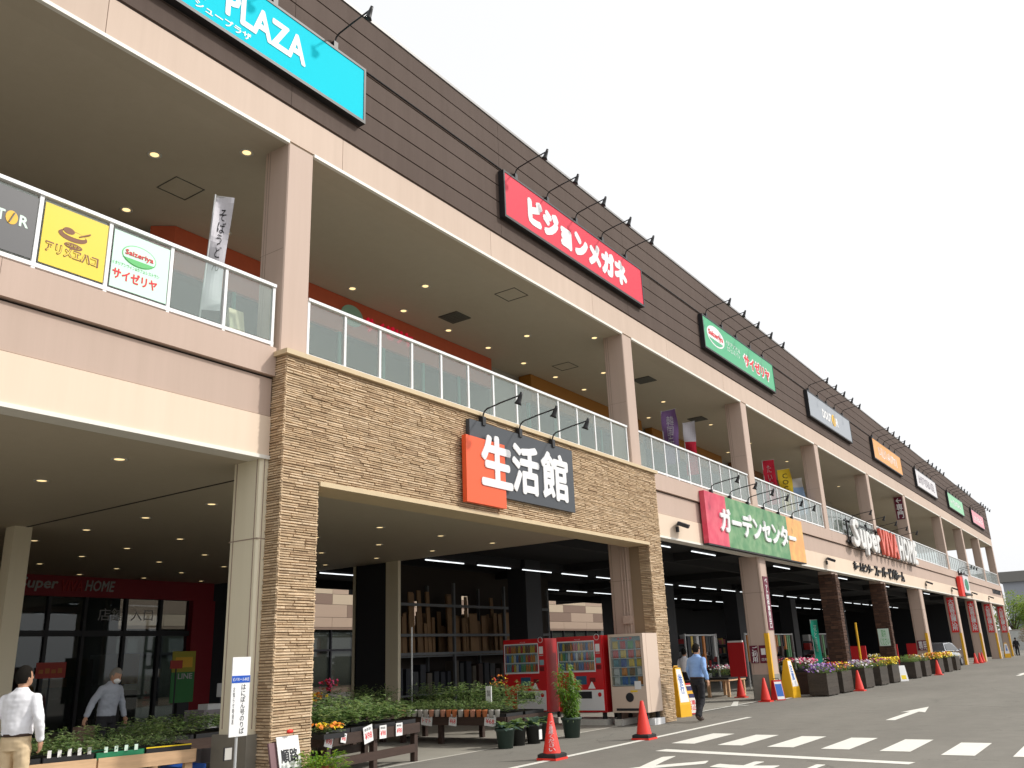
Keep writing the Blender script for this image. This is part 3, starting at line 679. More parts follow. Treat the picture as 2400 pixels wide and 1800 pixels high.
# big channel letters
mat('letter_white', (0.80,0.79,0.77), 0.4); mat('letter_coral', (0.80,0.16,0.11), 0.4)
t = thing('store_letters', 'large white and coral raised letters standing on the balcony ledge', 'sign', (41.0, 9.9, 5.8))
mb = MB(); mb.box(40.9, 10.0, 6.05, 54.6, 10.06, 6.15); mb.box(40.9, 10.0, 7.0, 54.6, 10.06, 7.08)
for i in range(8): mb.box(41.2+i*1.85, 10.0, 5.95, 41.28+i*1.85, 10.06, 7.15)
mb.build('rack', 'black_metal', t)
def chan(s, x, w, m, z=5.86, h=1.35, sh=0.12):
    text(t, s, (x, 9.94, z-0.05), FACE_S, w, h, 'black_metal', 0.075, 0.02, 'letter_back', sh)
    text(t, s, (x+0.03, 9.92, z), FACE_S, w-0.06, h-0.1, m, 0.035, 0.14, 'letter', sh)
for s, x, w, m in (('S',41.2,1.15,'letter_white'),('u',42.45,1.0,'letter_white'),('p',43.5,1.05,'letter_white'),('e',44.6,1.0,'letter_white'),('r',45.65,0.75,'letter_white'),
                   ('V',46.5,1.1,'letter_coral'),('I',47.7,0.42,'letter_coral'),('V',48.2,1.1,'letter_coral'),('A',49.3,1.2,'letter_coral'),
                   ('H',50.6,1.1,'letter_white'),('O',51.8,1.2,'letter_white'),('M',53.1,1.3,'letter_white'),('E',54.5,0.9,'letter_white')):
    chan(s, x, w, m, 5.62 if s == 'p' else 5.88, 1.25 if s in 'p' else (1.0 if s in 'uer' else 1.4))
lamps([42.2 + i*2.6 for i in range(5)], 7.12, 10.02, 'black arm lamp above the large store letters', 'lamps above the store letters')
t = thing('store_subtitle', 'row of small black raised characters below the large store letters', 'sign', (41.7, 10.1, 4.7))
text(t, 'ホームセンター', (41.75, F0-0.003, 4.86), FACE_S, 3.6, 0.42, 'black_metal', 0.02, 0.07); text(t, 'スーパービバホーム', (45.7, F0-0.003, 4.80), FACE_S, 6.6, 0.56, 'black_metal', 0.03, 0.07)
t = thing('projecting_sign', 'small projecting sign with red side and green emblem on the lower band', 'sign', (70.0, 9.9, 4.6))
MB().box(70.2, 9.88, 4.62, 71.4, 10.12, 6.0).build('red_board', 'cone_red', t); MB().box(71.4, 9.84, 4.9, 73.9, 10.12, 6.15).build('white_board', 'white_face', t)
MB().box(71.35, 9.83, 6.15, 73.95, 10.12, 6.3).box(71.35, 9.83, 4.75, 73.95, 10.12, 4.9).build('board_edges', 'black_metal', t)
ellipse(MB(), (72.65, 5.5), 0.8, 0.42, 9.82).build('emblem', mat('emblem_green', (0.03,0.22,0.13), 0.5), t)
lamps([70.9, 72.2, 73.5], 6.34, 10.0, 'black arm lamp above the small projecting sign', 'lamps above the projecting sign')
t = thing('end_lettering', 'short row of small dark characters at the far end of the lower band', 'sign', (89.5, 10.1, 5.4)); 
rr = random.Random(8); mb = MB()
for i in range(6): mb.box(89.6+i*0.95, F0-0.03, 5.5, 90.1+i*0.95, F0+0.025, 5.85)
mb.build('lettering', 'black_metal', t)
# ---- floodlights on the lower band
def flood(x, lab):
    t = thing('floodlight', lab, 'floodlight', (x, F0, 4.95), group='floodlights on the lower band')
    MB().box(x-0.05, F0-0.06, 4.84, x+0.05, F0+0.002, 4.98).build('bracket', 'dark_steel', t)
    T_ = Matrix.Translation((x, F0-0.22, 5.02)) @ Matrix.Rotation(R(25), 4, 'X') @ Matrix.Rotation(R(20), 4, 'Z')
    MB().box(-0.24, -0.16, -0.05, 0.24, 0.16, 0.05, 0, T_).build('housing', 'dark_steel', t)
for x, lab in ((22.75,'dark floodlight beside the stone portal'), (37.43,'dark floodlight right of the garden centre sign'), (58.47,'dark floodlight right of the small black characters'),
               (67.54,'dark floodlight left of the small projecting sign'), (76.52,'dark floodlight right of the small projecting sign'), (85.86,'dark floodlight near the far end of the building')): flood(x, lab)

# ---- signs fixed to columns
def colsign(label, x, y0, y1, z0, z1, m, txt_, tm, frame='W', bold=0.02):
    t = thing('column_sign', label, 'sign', (x, (y0+y1)/2, z0))
    MB().box(x-0.02, y0, z0, x-0.002, y1, z1).build('board', m, t)
    if txt_: text(t, txt_, (x-0.021, y1-0.08*(y1-y0)-0.03, z0+0.05*(z1-z0)), FACE_W, (y1-y0)*0.78-0.0, (z1-z0)*0.9, tm, bold, 0.004)
    return t
vert = lambda s: '\n'.join(s)
t = thing('column_sign', 'tall maroon sign with vertical white characters on the column by the yellow guard', 'sign', (29.43, F0, 2.2))
MB().box(29.42, F0-0.002, 2.2, 29.90, F0+0.018, 3.96).build('board', 'maroon', t); text(t, vert('ペット同伴専用出口'), (29.54, F0-0.003, 2.26), FACE_S, 0.24, 1.64, 'pure_white', 0.02, 0.004)
colsign('maroon notice with vertical lines of white print on the column', 29.245, 10.56, 10.82, 1.16, 1.72, 'maroon', vert('ご利用'), 'pure_white')
t = colsign('maroon notice with a white picture square on the column', 29.245, 10.24, 10.51, 1.16, 1.72, 'maroon', None, None)
MB().box(29.222, 10.30, 1.42, 29.226, 10.45, 1.62).build('picture', 'pure_white', t); text(t, '店内', (29.223, 10.46, 1.22), FACE_W, 0.18, 0.10, 'pure_white', 0, 0.004)
colsign('maroon notice board on the beige column past the brick piers', 56.195, 10.2, 10.78, 1.15, 1.7, 'maroon', '専用', 'pure_white')
colsign('maroon hanging sign with white arrow and characters under the upper floor', 56.195, 10.22, 10.68, 8.7, 10.05, 'maroon', vert('←専門'), 'pure_white')
t = colsign('white notice with green print on the second brick pier', 46.90, 10.2, 10.72, 1.5, 2.32, 'pale_mint', '案内\nください', 'print_green', bold=0.0)
for i, x in enumerate((68.345, 77.395, 86.495, 95.415)):
    colsign('red banner with white vertical characters on the %s column from the far end' % ('fourth', 'third', 'second', 'last')[i] if i < 3 else 'red banner with white vertical characters on the end column of the building',
            x, 10.27, 10.72, 2.15, 4.5, mat('banner_red', (0.82,0.035,0.035), 0.5).name, vert('大型商品積込所'), 'pure_white', bold=0.03)
# ================================================================== ceiling lights
def dl_proto():
    t = thing('downlight', 'x', 'ceiling light')
    MB().lathe([(0.12,0.0),(0.12,-0.012),(0.088,-0.012),(0.088,-0.002)], 20).build('ring', mat('ring_white', (0.6,0.58,0.52), 0.5), t, True, world=False)
    MB().lathe([(0.070,-0.003),(0.070,-0.006)], 18).build('lens', 'lamp_glow', t, world=False)
    return t
dlp = dl_proto(); used = [False]
def dl(x, y, z, lab, grp):
    if not used[0]:
        used[0] = True; dlp.location = (x, y, z); tag(dlp, lab, None, grp); return
    dup(dlp, (x, y, z), 0, lab, grp)
for i, x in enumerate((6.8, 9.97, 12.25, 14.5, 16.68, 18.85)):
    for y in (11.6, 13.75, 15.85, 18.0, 20.15, 22.2, 24.3, 26.3):
        if x < 7 and y > 14: continue
        if x == 9.97 and y > 21: continue
        dl(x, y, 4.6, 'round recessed downlight in the porch ceiling', 'downlights in the porch ceiling')
for x, y in [(8.17,10.45+0.5),(20.11,10.5+0.4),(7.24,12.22),(14.39,12.23),(18.73,12.26),(23.05,12.26),(8.01,14.3)] + [(9.79+i*1.8,13.64) for i in range(9)] + [(27.4,12.26),(31.7,12.26),(36,12.26),(26.5,13.64),(29,13.64),(33,13.64),(37,13.64),(41,12.26),(45,12.26),(50,12.26)]:
    dl(x, y, 10.13, 'small recessed downlight in the upper floor ceiling', 'downlights in the upper floor ceiling')
for x, y, full in ((8.18,12.83,0),(16.12,10.95,0),(16.36,12.92,1),(21.69,12.84,0),(24.6,11.6,1),(30.5,12.3,1)):
    o = MB()
    if full:
        o.box(x-0.3, y-0.3, 10.105, x+0.3, y+0.3, 10.128)
        for k in range(5): o.box(x-0.26, y-0.26+k*0.11, 10.098, x+0.26, y-0.20+k*0.11, 10.106)
    else:
        for a, b, c, d in ((-0.3,-0.3,0.3,-0.285),(-0.3,0.285,0.3,0.3),(-0.3,-0.285,-0.285,0.285),(0.285,-0.285,0.3,0.285)): o.box(x+a, y+b, 10.118, x+c, y+d, 10.13)
    ob = o.build('ceiling_vent' if full else 'ceiling_hatch', mat('vent_grey', (0.10,0.095,0.08), 0.7), loc=(x, y, 10.1))
    tag(ob, 'dark square ventilation grille in the upper floor ceiling' if full else 'square access hatch outline in the upper floor ceiling', 'vent' if full else 'hatch', 'grilles in the upper floor ceiling' if full else 'hatches in the upper floor ceiling')
# fluorescent tubes in the hall
tube_p = thing('tube_light', 'slim fluorescent batten under the dark hall ceiling', 'tube light', group='fluorescent battens in the hall')
MB().box(-0.95, -0.05, 0.03, 0.95, 0.05, 0.09).build('housing', 'dark_steel', tube_p, world=False)
MB().tube([(-0.93,0,0), (0.93,0,0)], 0.017, 8).build('tube', 'tube_glow', tube_p, world=False)
f1 = True
for x in (22.7, 26.1, 33.6, 42.0, 50.5, 62.0): lights_row = dup(tube_p, (x, 10.8, 4.55))
for y in (17.15, 21.7):
    x = 21.0
    while x < 84:
        if True:
            if f1: tube_p.location = (x, y, 4.55); f1 = False
            else: dup(tube_p, (x, y, 4.55))
        x += 2.58

# ================================================================== road markings
RP = thing('road_markings', 'white painted crossing, stop line, arrows and edge line on the asphalt', 'markings'); del RP['category']; del RP['label']; RP['kind'] = 'structure'
pz = [0.0]
def paint(poly, name, z=0.004):
    pz[0] += 0.0007; z = z + pz[0]*(name == 'marking')
    mb = MB(); mb.add([(x, y, z) for x, y in poly], [tuple(range(len(poly)))])
    o = mb.build(name, 'road_paint', RP); return o
paint([(9.0,8.36),(22.2,8.36),(22.2,8.50),(9.0,8.50)], 'edge_line')
for i in range(10):
    y = 7.15 - i*0.955 
    paint([(15.9-0.13*i*0.9 if i < 5 else 15.1, y), (17.9-0.14*i if i < 5 else 16.95, y), (17.9-0.14*i if i < 5 else 16.95, y+0.46), (15.9-0.13*i*0.9 if i < 5 else 15.1, y+0.46)], 'crossing_stripe')
paint([(14.62,7.32),(14.94,7.25),(14.12,3.0),(13.86,3.04)], 'stop_line')
m_ = MB(); text_mb(m_, 'と', (10.6, 6.85, 0.004), GROUND, 1.1, 3.4, 0.014, 0.0006); text_mb(m_, 'ま', (10.4, 5.6, 0.004), GROUND, 0.98, 3.25, 0.014, 0.0006); text_mb(m_, 'れ', (10.4, 4.5, 0.004), GROUND, 1.1, 3.15, 0.014, 0.0006)
m_.build('stop_lettering', 'road_paint', RP)
def arrow(x, y, s=1.0):
    return paint([(x,y-0.1),(x+2.6*s,y-0.1),(x+2.4*s,y-0.28),(x+4.4*s,y),(x+2.4*s,y+0.28),(x+2.6*s,y+0.1),(x,y+0.1)], 'arrow')
arrow(21.5, 4.95); arrow(46.6, 4.95)
for a in (((25.2,11.25),(25.5,10.95),(26.7,10.1),(26.45,10.1)), ((26.2,10.5),(26.4,10.35),(28.8,11.25),(28.5,11.3)), ((29.2,9.95),(31.2,9.98),(31.2,10.1),(29.2,10.08)), ((21.5,10.4),(28.9,10.45),(28.9,10.55),(21.5,10.5))): paint(list(a), 'marking')
MB().box(9.05, 10.60, 0.0, 20.3, 10.64, 0.006).build('floor_edge', mat('edge_pale', (0.5,0.48,0.42), 0.8), RP)

# ================================================================== foliage helpers
G = ['leaf_a', 'leaf_b', 'leaf_c', 'leaf_d']
def leafmat(n, c, c2=None):
    m = mat(n, c, 0.55, var=0.18, scale=14, col2=c2); nt = m.node_tree; b = nt.nodes['Principled BSDF']      # thin leaves let some light through
    tl = nt.nodes.new('ShaderNodeBsdfTranslucent'); tl.inputs[0].default_value = (min(1, c[0]*1.7), min(1, c[1]*1.6), c[2]*1.2, 1)
    mx = nt.nodes.new('ShaderNodeMixShader'); mx.inputs[0].default_value = 0.35
    nt.links.new(b.outputs[0], mx.inputs[1]); nt.links.new(tl.outputs[0], mx.inputs[2]); nt.links.new(mx.outputs[0], nt.nodes['Material Output'].inputs['Surface'])
for n, c in zip(G, ((0.155,0.245,0.085), (0.215,0.31,0.12), (0.105,0.185,0.07), (0.29,0.37,0.18))): leafmat(n, c)
for n, c in (('lime_a',(0.16,0.30,0.03)), ('lime_b',(0.11,0.24,0.03)), ('lime_c',(0.24,0.33,0.035)), ('blue_a',(0.10,0.16,0.14)), ('blue_b',(0.07,0.125,0.10))): leafmat(n, c)
for n, c in (('bloom_purple',(0.25,0.09,0.45)), ('bloom_lilac',(0.42,0.32,0.48)), ('bloom_yellow',(0.85,0.62,0.02)), ('bloom_orange',(0.75,0.22,0.02)), ('bloom_pink',(0.75,0.08,0.22)), ('bloom_white',(0.75,0.74,0.70)),
             ('bloom_magenta',(0.45,0.02,0.20)), ('bloom_red',(0.55,0.02,0.03))): mat(n, c, 0.6, var=0.12, scale=20)
def leaf(mb, p, d, L_, w, mi, droop=0.25):
    d = d.normalized(); s = d.cross(ZP)
    if s.length < 0.1: s = Vector((1,0,0))
    s.normalize(); n = s.cross(d)
    a = p; b = p + d*L_*0.5 + s*w*0.5 + n*0.02*L_; c = p + d*L_ - ZP*droop*L_; e = p + d*L_*0.5 - s*w*0.5 + n*0.02*L_; mid = p + d*L_*0.55 - n*0.12*w
    mb.add([a, b, c, e, mid], [(0,4,1),(1,4,2),(2,4,3),(3,4,0)], mi)
def sprout(mb, p, h, nl, L_, w, nm, spread=0.7, up=0.35, rnd_=random):
    """one small plant: leaves leaving a short stem all round"""
    for k in range(nl):
        t = rnd_.uniform(0.25, 1.0); a = rnd_.uniform(0, 6.283)
        d = Vector((math.cos(a)*spread, math.sin(a)*spread, rnd_.uniform(-0.1, 0.9)*up + 0.15))
        q = Vector(p) + Vector((rnd_.gauss(0, 0.012), rnd_.gauss(0, 0.012), h*t))
        leaf(mb, q, d, L_*rnd_.uniform(0.6, 1.2), w*rnd_.uniform(0.7, 1.2), rnd_.randrange(nm))
def bloom(mb, p, r_, mi, rnd_=random):
    n = 6; nx = Vector((rnd_.uniform(-0.7,0.7), rnd_.uniform(-1.0,0.3), rnd_.uniform(0.3,1))).normalized(); u = nx.orthogonal().normalized(); v = nx.cross(u); p = Vector(p)
    mb.add([p + nx*r_*0.25] + [p + (u*math.cos(6.283*i/n) + v*math.sin(6.283*i/n))*r_*(1 if i % 2 else 0.8) for i in range(n)], [(0,1+i,1+(i+1) % n) for i in range(n)], mi)
def mass(x0, y0, z, x1, y1, h, step, nl, L_, w, nm, hvar=0.35, seed=1):
    rr = random.Random(seed); mb = MB(); x = x0
    while x < x1:
        y = y0
        while y < y1:
            px, py = x + rr.uniform(-0.4,0.4)*step, y + rr.uniform(-0.4,0.4)*step
            sprout(mb, (px, py, z), h*rr.uniform(1-hvar, 1+hvar), nl, L_, w, nm, rnd_=rr)
            y += step
        x += step
    return mb

# ================================================================== display tables, trays of seedlings
mat('raw_wood', (0.66,0.43,0.25), 0.7, var=0.18, scale=3, bump=0.2, bscale=25, stretch=(0.6,6,6), rnd=0.06)
mat('stained_wood', (0.052,0.030,0.022), 0.6, var=0.2, scale=3, bump=0.2, bscale=25, stretch=(0.6,6,6), rnd=0.10)
mat('tray_black', (0.02,0.02,0.022), 0.5); mat('pot_green', (0.045,0.075,0.062), 0.45); mat('pot_dark', (0.03,0.032,0.03), 0.5)
def table(name, label, cx, cy, rz, w, d, h, m, apron=0.16, low=True, split=False):
    t = thing(name, label, 'table', (cx, cy, 0), rz)
    n = max(4, int(d/0.15)); s = d/n
    for i in range(n): MB().box(-w/2, -d/2+i*s+0.004, h-0.03, w/2, -d/2+(i+1)*s-0.004, h).build('top_board', m, t, world=False)
    halves = ((-w/2, -0.012), (0.012, w/2)) if split else ((-w/2, w/2),)
    for a, b in halves:
        for y in (-d/2-0.035, d/2+0.002): MB().box(a, y, h-apron+0.03, b, y+0.033, h+0.03).build('apron', m, t, world=False)
    for x in (-w/2-0.033, w/2): MB().box(x, -d/2, h-apron+0.03, x+0.033, d/2, h+0.03).build('apron', m, t, world=False)
    for x in ([-w/2+0.06, 0, w/2-0.06] if w > 2.0 else [-w/2+0.06, w/2-0.06]):
        for y in (-d/2+0.05, d/2-0.05): MB().box(x-0.05, y-0.045, 0, x+0.05, y+0.045, h-0.03).build('leg', m, t, world=False)
    if low:
        for y in (-d/2+0.0, d/2-0.03): MB().box(-w/2+0.11, y, 0.16, w/2-0.11, y+0.028, 0.29).build('stretcher', m, t, world=False)
    return t
t1 = table('display_table', 'raw timber display table full of seedlings under the porch', 6.75, 11.72, R(-13), 2.5, 1.3, 0.60, 'raw_wood', low=False, split=True)
t2 = table('display_table', 'dark stained display table of leafy seedlings behind the stone pier', 10.92, 11.05, R(8), 2.5, 1.15, 0.60, 'stained_wood', split=True)
t3 = table('display_table', 'dark stained display table of herbs and tomatoes by the vending machines', 15.55, 12.3, R(90), 3.4, 1.5, 0.50, 'stained_wood', low=False)
t4 = table('display_table', 'dark stained display table with tall marigolds behind the other tables', 13.3, 13.7, R(2), 3.2, 0.9, 0.62, 'stained_wood', low=False)
t5 = table('display_table', 'dark display table of shaded seedlings deep in the porch', 9.9, 13.6, R(-4), 2.4, 1.3, 0.55, 'stained_wood', low=False)

def tray(tb, label, lx, ly, w, d, h, plants, m='tray_black', th=0.09, rim=None):
    """a tray with its own plants, standing on table tb at local lx, ly"""
    Tm = Matrix.Translation(tb.location) @ Matrix.Rotation(tb.rotation_euler[2], 4, 'Z')
    p = Tm @ Vector((lx, ly, 0)); top = h
    t = thing('seedling_tray', label, 'plant tray', (p.x, p.y, top), tb.rotation_euler[2], group='trays of seedlings on the display tables')
    mb = MB(); mb.box(-w/2, -d/2, 0.0, w/2, d/2, 0.012); 
    for a in ((-w/2,-d/2,-w/2+0.012,d/2),(w/2-0.012,-d/2,w/2,d/2),(-w/2,-d/2,w/2,-d/2+0.012),(-w/2,d/2-0.012,w/2,d/2)): mb.box(a[0], a[1], 0.0, a[2], a[3], th)
    mb.build('tray', m, t, world=False)
    MB().box(-w/2+0.013, -d/2+0.013, 0.012, w/2-0.013, d/2-0.013, th*0.8).build('soil', mat('soil', (0.03,0.02,0.014), 0.95), t, world=False)
    kw = dict(plants); mats = kw.pop('mats', G)
    mb = mass(-w/2+0.03, -d/2+0.03, th*0.8, w/2-0.01, d/2-0.01, **kw, nm=len(mats))
    tag(mb.build('seedlings', mats, t, world=False), kind='stuff')
    return t
seed = [100]
def P_(h=0.2, step=0.09, nl=9, L_=0.09, w=0.045, mats=G, hvar=0.35):
    seed[0] += 1; return dict(h=h, step=step, nl=nl, L_=L_, w=w, mats=mats, hvar=hvar, seed=seed[0])
LT = [('tray of low feathery green seedlings by the man in white shirt', P_(0.17, 0.085, 11, 0.08, 0.03)), ('tray of leafy seedlings with white price tags on the raw timber table', P_(0.16)), ('green tray of pale shoots on the raw timber table', P_(0.15, 0.08, 9, 0.10, 0.022)), ('black tray edged in yellow with fine shoots on the raw timber table', P_(0.13, 0.08, 10, 0.09, 0.018))]
for i, (lab, pp) in enumerate(LT):
    tray(t1, lab, -0.94+i*0.62, -0.36, 0.60, 0.50, 0.60, pp, m='tray_black' if i != 2 else mat('tray_green', (0.02,0.22,0.10), 0.5).name)
def tags(t, n, w, m, h=0.07):
    tg = MB().box(-0.022,-0.004,0,0.022,0.0,h).mesh('plant_tag', m)
    for k in range(n): inst(tg, t, (-w/2 + w*(k+0.5)/n, -0.253, 0.085 if h < 0.1 else 0.02), 'plant_tag')
for o in [q for q in bpy.data.objects if q.name.startswith('seedling_tray')]:
    if 'price tags' in o['label']: tags(o, 5, 0.58, 'card_white', 0.085)
    if 'pale shoots' in o['label']: tags(o, 4, 0.5, 'pale_mint')
    if 'edged in yellow' in o['label']: MB().box(-0.3,-0.256,0.085,0.3,-0.251,0.10).build('yellow_edge', 'bloom_yellow', o, world=False)
for i in range(4):
    tray(t1, 'back row tray of mixed seedlings on the raw timber table', -0.94+i*0.62, 0.28, 0.60, 0.62, 0.60, P_(0.24, 0.10, 10, 0.10, 0.04))
for i in range(4):
    tray(t2, ('tray of broad leafed vegetable seedlings beside the stone pier', 'tray of broad leafed vegetable seedlings behind slanted price cards', 'tray of glossy vegetable seedlings on the dark table', 'tray of thin mixed seedlings at the end of the dark table')[i], -0.94+i*0.62, -0.28, 0.6, 0.52, 0.60, P_(0.27, 0.10, 11, 0.13, 0.075))
    tray(t2, 'back row tray of broad leafed seedlings on the dark table', -0.94+i*0.62, 0.28, 0.6, 0.52, 0.60, P_(0.34, 0.10, 11, 0.13, 0.07))
for i in range(5):
    tray(t3, 'tray of low herbs along the front of the herb table', -1.36+i*0.67, 0.42, 0.64, 0.6, 0.50, P_(0.22, 0.095, 11, 0.09, 0.04))
    tray(t3, 'tray of tall bushy tomato plants at the back of the herb table', -1.36+i*0.67, -0.30, 0.64, 0.7, 0.50, P_(0.50, 0.10, 14, 0.11, 0.05, hvar=0.22))
for i in range(4):
    tray(t4, 'tray of tall leafy plants on the rear table', -1.2+i*0.78, 0.0, 0.74, 0.8, 0.62, P_(0.38, 0.11, 13, 0.10, 0.04))
for i in range(3):
    tray(t5, 'tray of shaded seedlings deep in the porch', -0.8+i*0.8, 0.0, 0.76, 1.1, 0.55, P_(0.24, 0.11, 10, 0.11, 0.05))
# flowers standing among them
def flowers(label, c, w, d, h, n, mats, green=G, nb=None, r_=0.03):
    t = thing('flower_tray', label, 'flowers', c); rr = random.Random(len(label))
    MB().box(-w/2, -d/2, 0, w/2, d/2, 0.07).build('tray', 'tray_black', t, world=False)
    mb = MB()
    for i in range(n): sprout(mb, (rr.uniform(-w/2,w/2), rr.uniform(-d/2,d/2), 0.06), h*rr.uniform(0.6,1.0), 8, 0.08, 0.035, len(green), rnd_=rr)
    tag(mb.build('foliage', green, t, world=False), kind='stuff'); mb = MB()
    for i in range(nb or n*3): bloom(mb, (rr.uniform(-w/2,w/2), rr.uniform(-d/2,d/2), h*rr.uniform(0.75,1.15)+0.05), r_*rr.uniform(0.7,1.3), rr.randrange(len(mats)), rr)
    tag(mb.build('blooms', mats, t, world=False), kind='stuff'); return t
flowers('tray of yellow marigolds on the rear table', (12.3, 13.6, 0.62), 0.8, 0.6, 0.42, 50, ['bloom_yellow','bloom_orange'])
flowers('tray of tall red snapdragons beside the grey column', (13.2, 13.9, 0.62), 0.3, 0.3, 0.62, 14, ['bloom_red','bloom_pink'], nb=60)
flowers('tray of small orange blooms on the dark table by the stone pier', (9.72, 10.25, 0.60), 0.42, 0.3, 0.13, 24, ['bloom_orange','bloom_yellow'], nb=60, r_=0.035)
flowers('sprays of red and yellow blooms in front of the red vending machine', (17.4, 12.6, 0.5), 0.4, 0.4, 0.62, 16, ['bloom_red','bloom_yellow','bloom_orange'], nb=50, r_=0.022)
# price cards
mat('card_white', (0.80,0.80,0.79), 0.6)
def card(label, x, y, z, rz, tilt, w=0.17, h=0.2, txt_='¥98', m='card_white', tm='ink_red'):
    t = thing('price_card', label, 'price card', (x, y, z), rz, group='price cards on the display tables'); 
    T_ = Matrix.Rotation(tilt, 4, 'Y')
    MB().box(-w/2, 0, -h/2, w/2, 0.004, h/2, 0, T_).build('card', m, t, world=False)
    o = text(t, txt_, (-w*0.38, -0.001, -h*0.28), FACE_S, w*0.76, h*0.4, tm, 0.01, 0.001, world=False); o.rotation_euler = (0, tilt, 0)
    o2 = text(t, '野菜苗', (-w*0.38, -0.001, h*0.22), FACE_S, w*0.7, h*0.16, 'ink', 0.0, 0.001, world=False); o2.rotation_euler = (0, tilt, 0)
    return t
a8 = R(8)
for lab, x, s, tl in (('white price card nearest the stone pier on the dark table', 9.75, 0.19, 0.25), ('small white price card tilted beside the orange blooms', 10.1, 0.13, 0.2), ('white price card tilted left on the middle of the dark table', 10.72, 0.24, -0.18), ('upright white price card near the middle leg of the dark table', 11.12, 0.19, 0.0), ('white price card near the right end of the dark table', 11.58, 0.19, 0.0)):
    card(lab, x, 10.235 + (x-9.70)*0.1405, 0.57, a8, tl, s, s*1.05)
for lab, y, m_, w_ in (('red and white price card on the herb table', 12.6, 'card_white', 0.3), ('pink price card on the herb table', 11.9, 'card_white', 0.2), ('red sale card at the corner of the herb table', 10.95, 'card_white', 0.28)):
    card(lab, 14.74, y, 0.47, R(-90), 0.1, w_, 0.22, 'トマト' if w_ == 0.3 else '¥68')
t = thing('price_stand', 'tall white price card standing among the tomato plants', 'price card', (15.2, 11.3, 0.5))
MB().tube([(15.2,11.3,0.5),(15.2,11.3,0.85)], 0.008, 6).build('stem', 'dark_steel', t); MB().box(15.17, 11.22, 0.78, 15.19, 11.36, 1.1).build('card', 'card_white', t); text(t, '苗', (15.169, 11.34, 0.9), FACE_W, 0.1, 0.12, 'ink', 0, 0.001)
# printed pot wraps along the herb table front: a row of small pots
pot_m = [mat('wrap_%d' % i, c, 0.5).name for i, c in enumerate([(0.55,0.06,0.06),(0.62,0.30,0.20),(0.55,0.52,0.48),(0.60,0.20,0.08)])]
rr = random.Random(5)
for i in range(20):
    t = thing('herb_pot', 'small printed herb pot in the row along the herb table', 'pot', (14.72, 10.75+i*0.155, 0.50+0.035), group='row of printed herb pots')
    MB().lathe([(0.042,0.0),(0.055,0.12),(0.06,0.125),(0.058,0.135)], 10).build('pot', pot_m[rr.randrange(4)], t, True, world=False)
    mb = MB(); sprout(mb, (0,0,0.12), 0.16, 16, 0.08, 0.04, 4, rnd_=rr); mb.build('leaves', G, t, world=False)

# ================================================================== potted plants on the ground
def pot(name, label, x, y, r_, h, m):
    t = thing(name, label, 'potted plant', (x, y, 0))
    MB().lathe([(r_*0.74,0.0),(r_*0.95,h*0.88),(r_*1.06,h*0.88),(r_*1.08,h),(r_*0.98,h),(r_*0.95,h*0.9)], 24).build('pot', m, t, True, world=False)
    return t
rr = random.Random(21)
for lab, x, y, r_, m_ in (('broad leafed plant in a green plastic pot by the herb table', 14.42, 10.36, 0.19, 'pot_green'), ('broad leafed plant in a dark pot beside the green pot', 14.95, 10.42, 0.16, 'pot_dark'), ('bluish leafed plant in a dark pot with a white label', 15.35, 10.33, 0.17, 'pot_dark'), ('bluish leafed plant in the dark pot nearest the bamboo', 15.85, 10.45, 0.16, 'pot_dark')):
    t = pot('potted_plant', lab, x, y, r_, 0.36, m_); mb = MB()
    for k in range(26):
        a = rr.uniform(0, 6.28); e = rr.uniform(0.2, 1.1)
        leaf(mb, Vector((0,0,0.34)), Vector((math.cos(a), math.sin(a), e)), rr.uniform(0.22,0.40), rr.uniform(0.10,0.17), rr.randrange(4), 0.3)
    mb.build('leaves', ['blue_a','blue_b','leaf_a','leaf_b'], t, world=False)
    if 'label' in lab: MB().box(-0.05, -r_*0.98, 0.08, 0.05, -r_*0.9, 0.26).build('label_tag', 'card_white', t, world=False)
t = pot('bamboo_pot', 'tall bamboo in a dark green pot by the vending machines', 16.6, 10.2, 0.21, 0.40, 'pot_green'); mb = MB()
for k in range(15):
    a = rr.uniform(0, 6.28); tip = Vector((math.cos(a)*0.24-0.12, math.sin(a)*0.22, rr.uniform(0.7,1.22)+0.25)); b = Vector((math.cos(a)*0.08, math.sin(a)*0.08, 0.35))
    mb.tube([b, b.lerp(tip, 0.5)+Vector((0,0,0.05)), tip], [0.008,0.006,0.003], 5, 0)
    for q in range(130):
        u = rr.uniform(0.05, 1.0); p = b.lerp(tip, u); a2 = rr.uniform(0, 6.28)
        leaf(mb, p, Vector((math.cos(a2), math.sin(a2), rr.uniform(-0.3,0.8))), rr.uniform(0.08,0.17), 0.028, rr.randrange(1,4), 0.4)
mb.build('culms_and_leaves', ['lime_b','lime_b','lime_a','leaf_d'], t, world=False)
t = thing('name_stake', 'white vertical plant name board behind the bamboo pot', 'sign', (16.95, 10.35, 0)); MB().box(16.9, 10.36, 0.3, 17.05, 10.375, 1.0).build('board', 'card_white', t); MB().tube([(16.97,10.38,0),(16.97,10.38,0.4)], 0.01, 6).build('stake', 'dark_steel', t)
text(t, vert('果樹苗'), (16.93, 10.359, 0.5), FACE_S, 0.09, 0.4, 'ink', 0, 0.001)
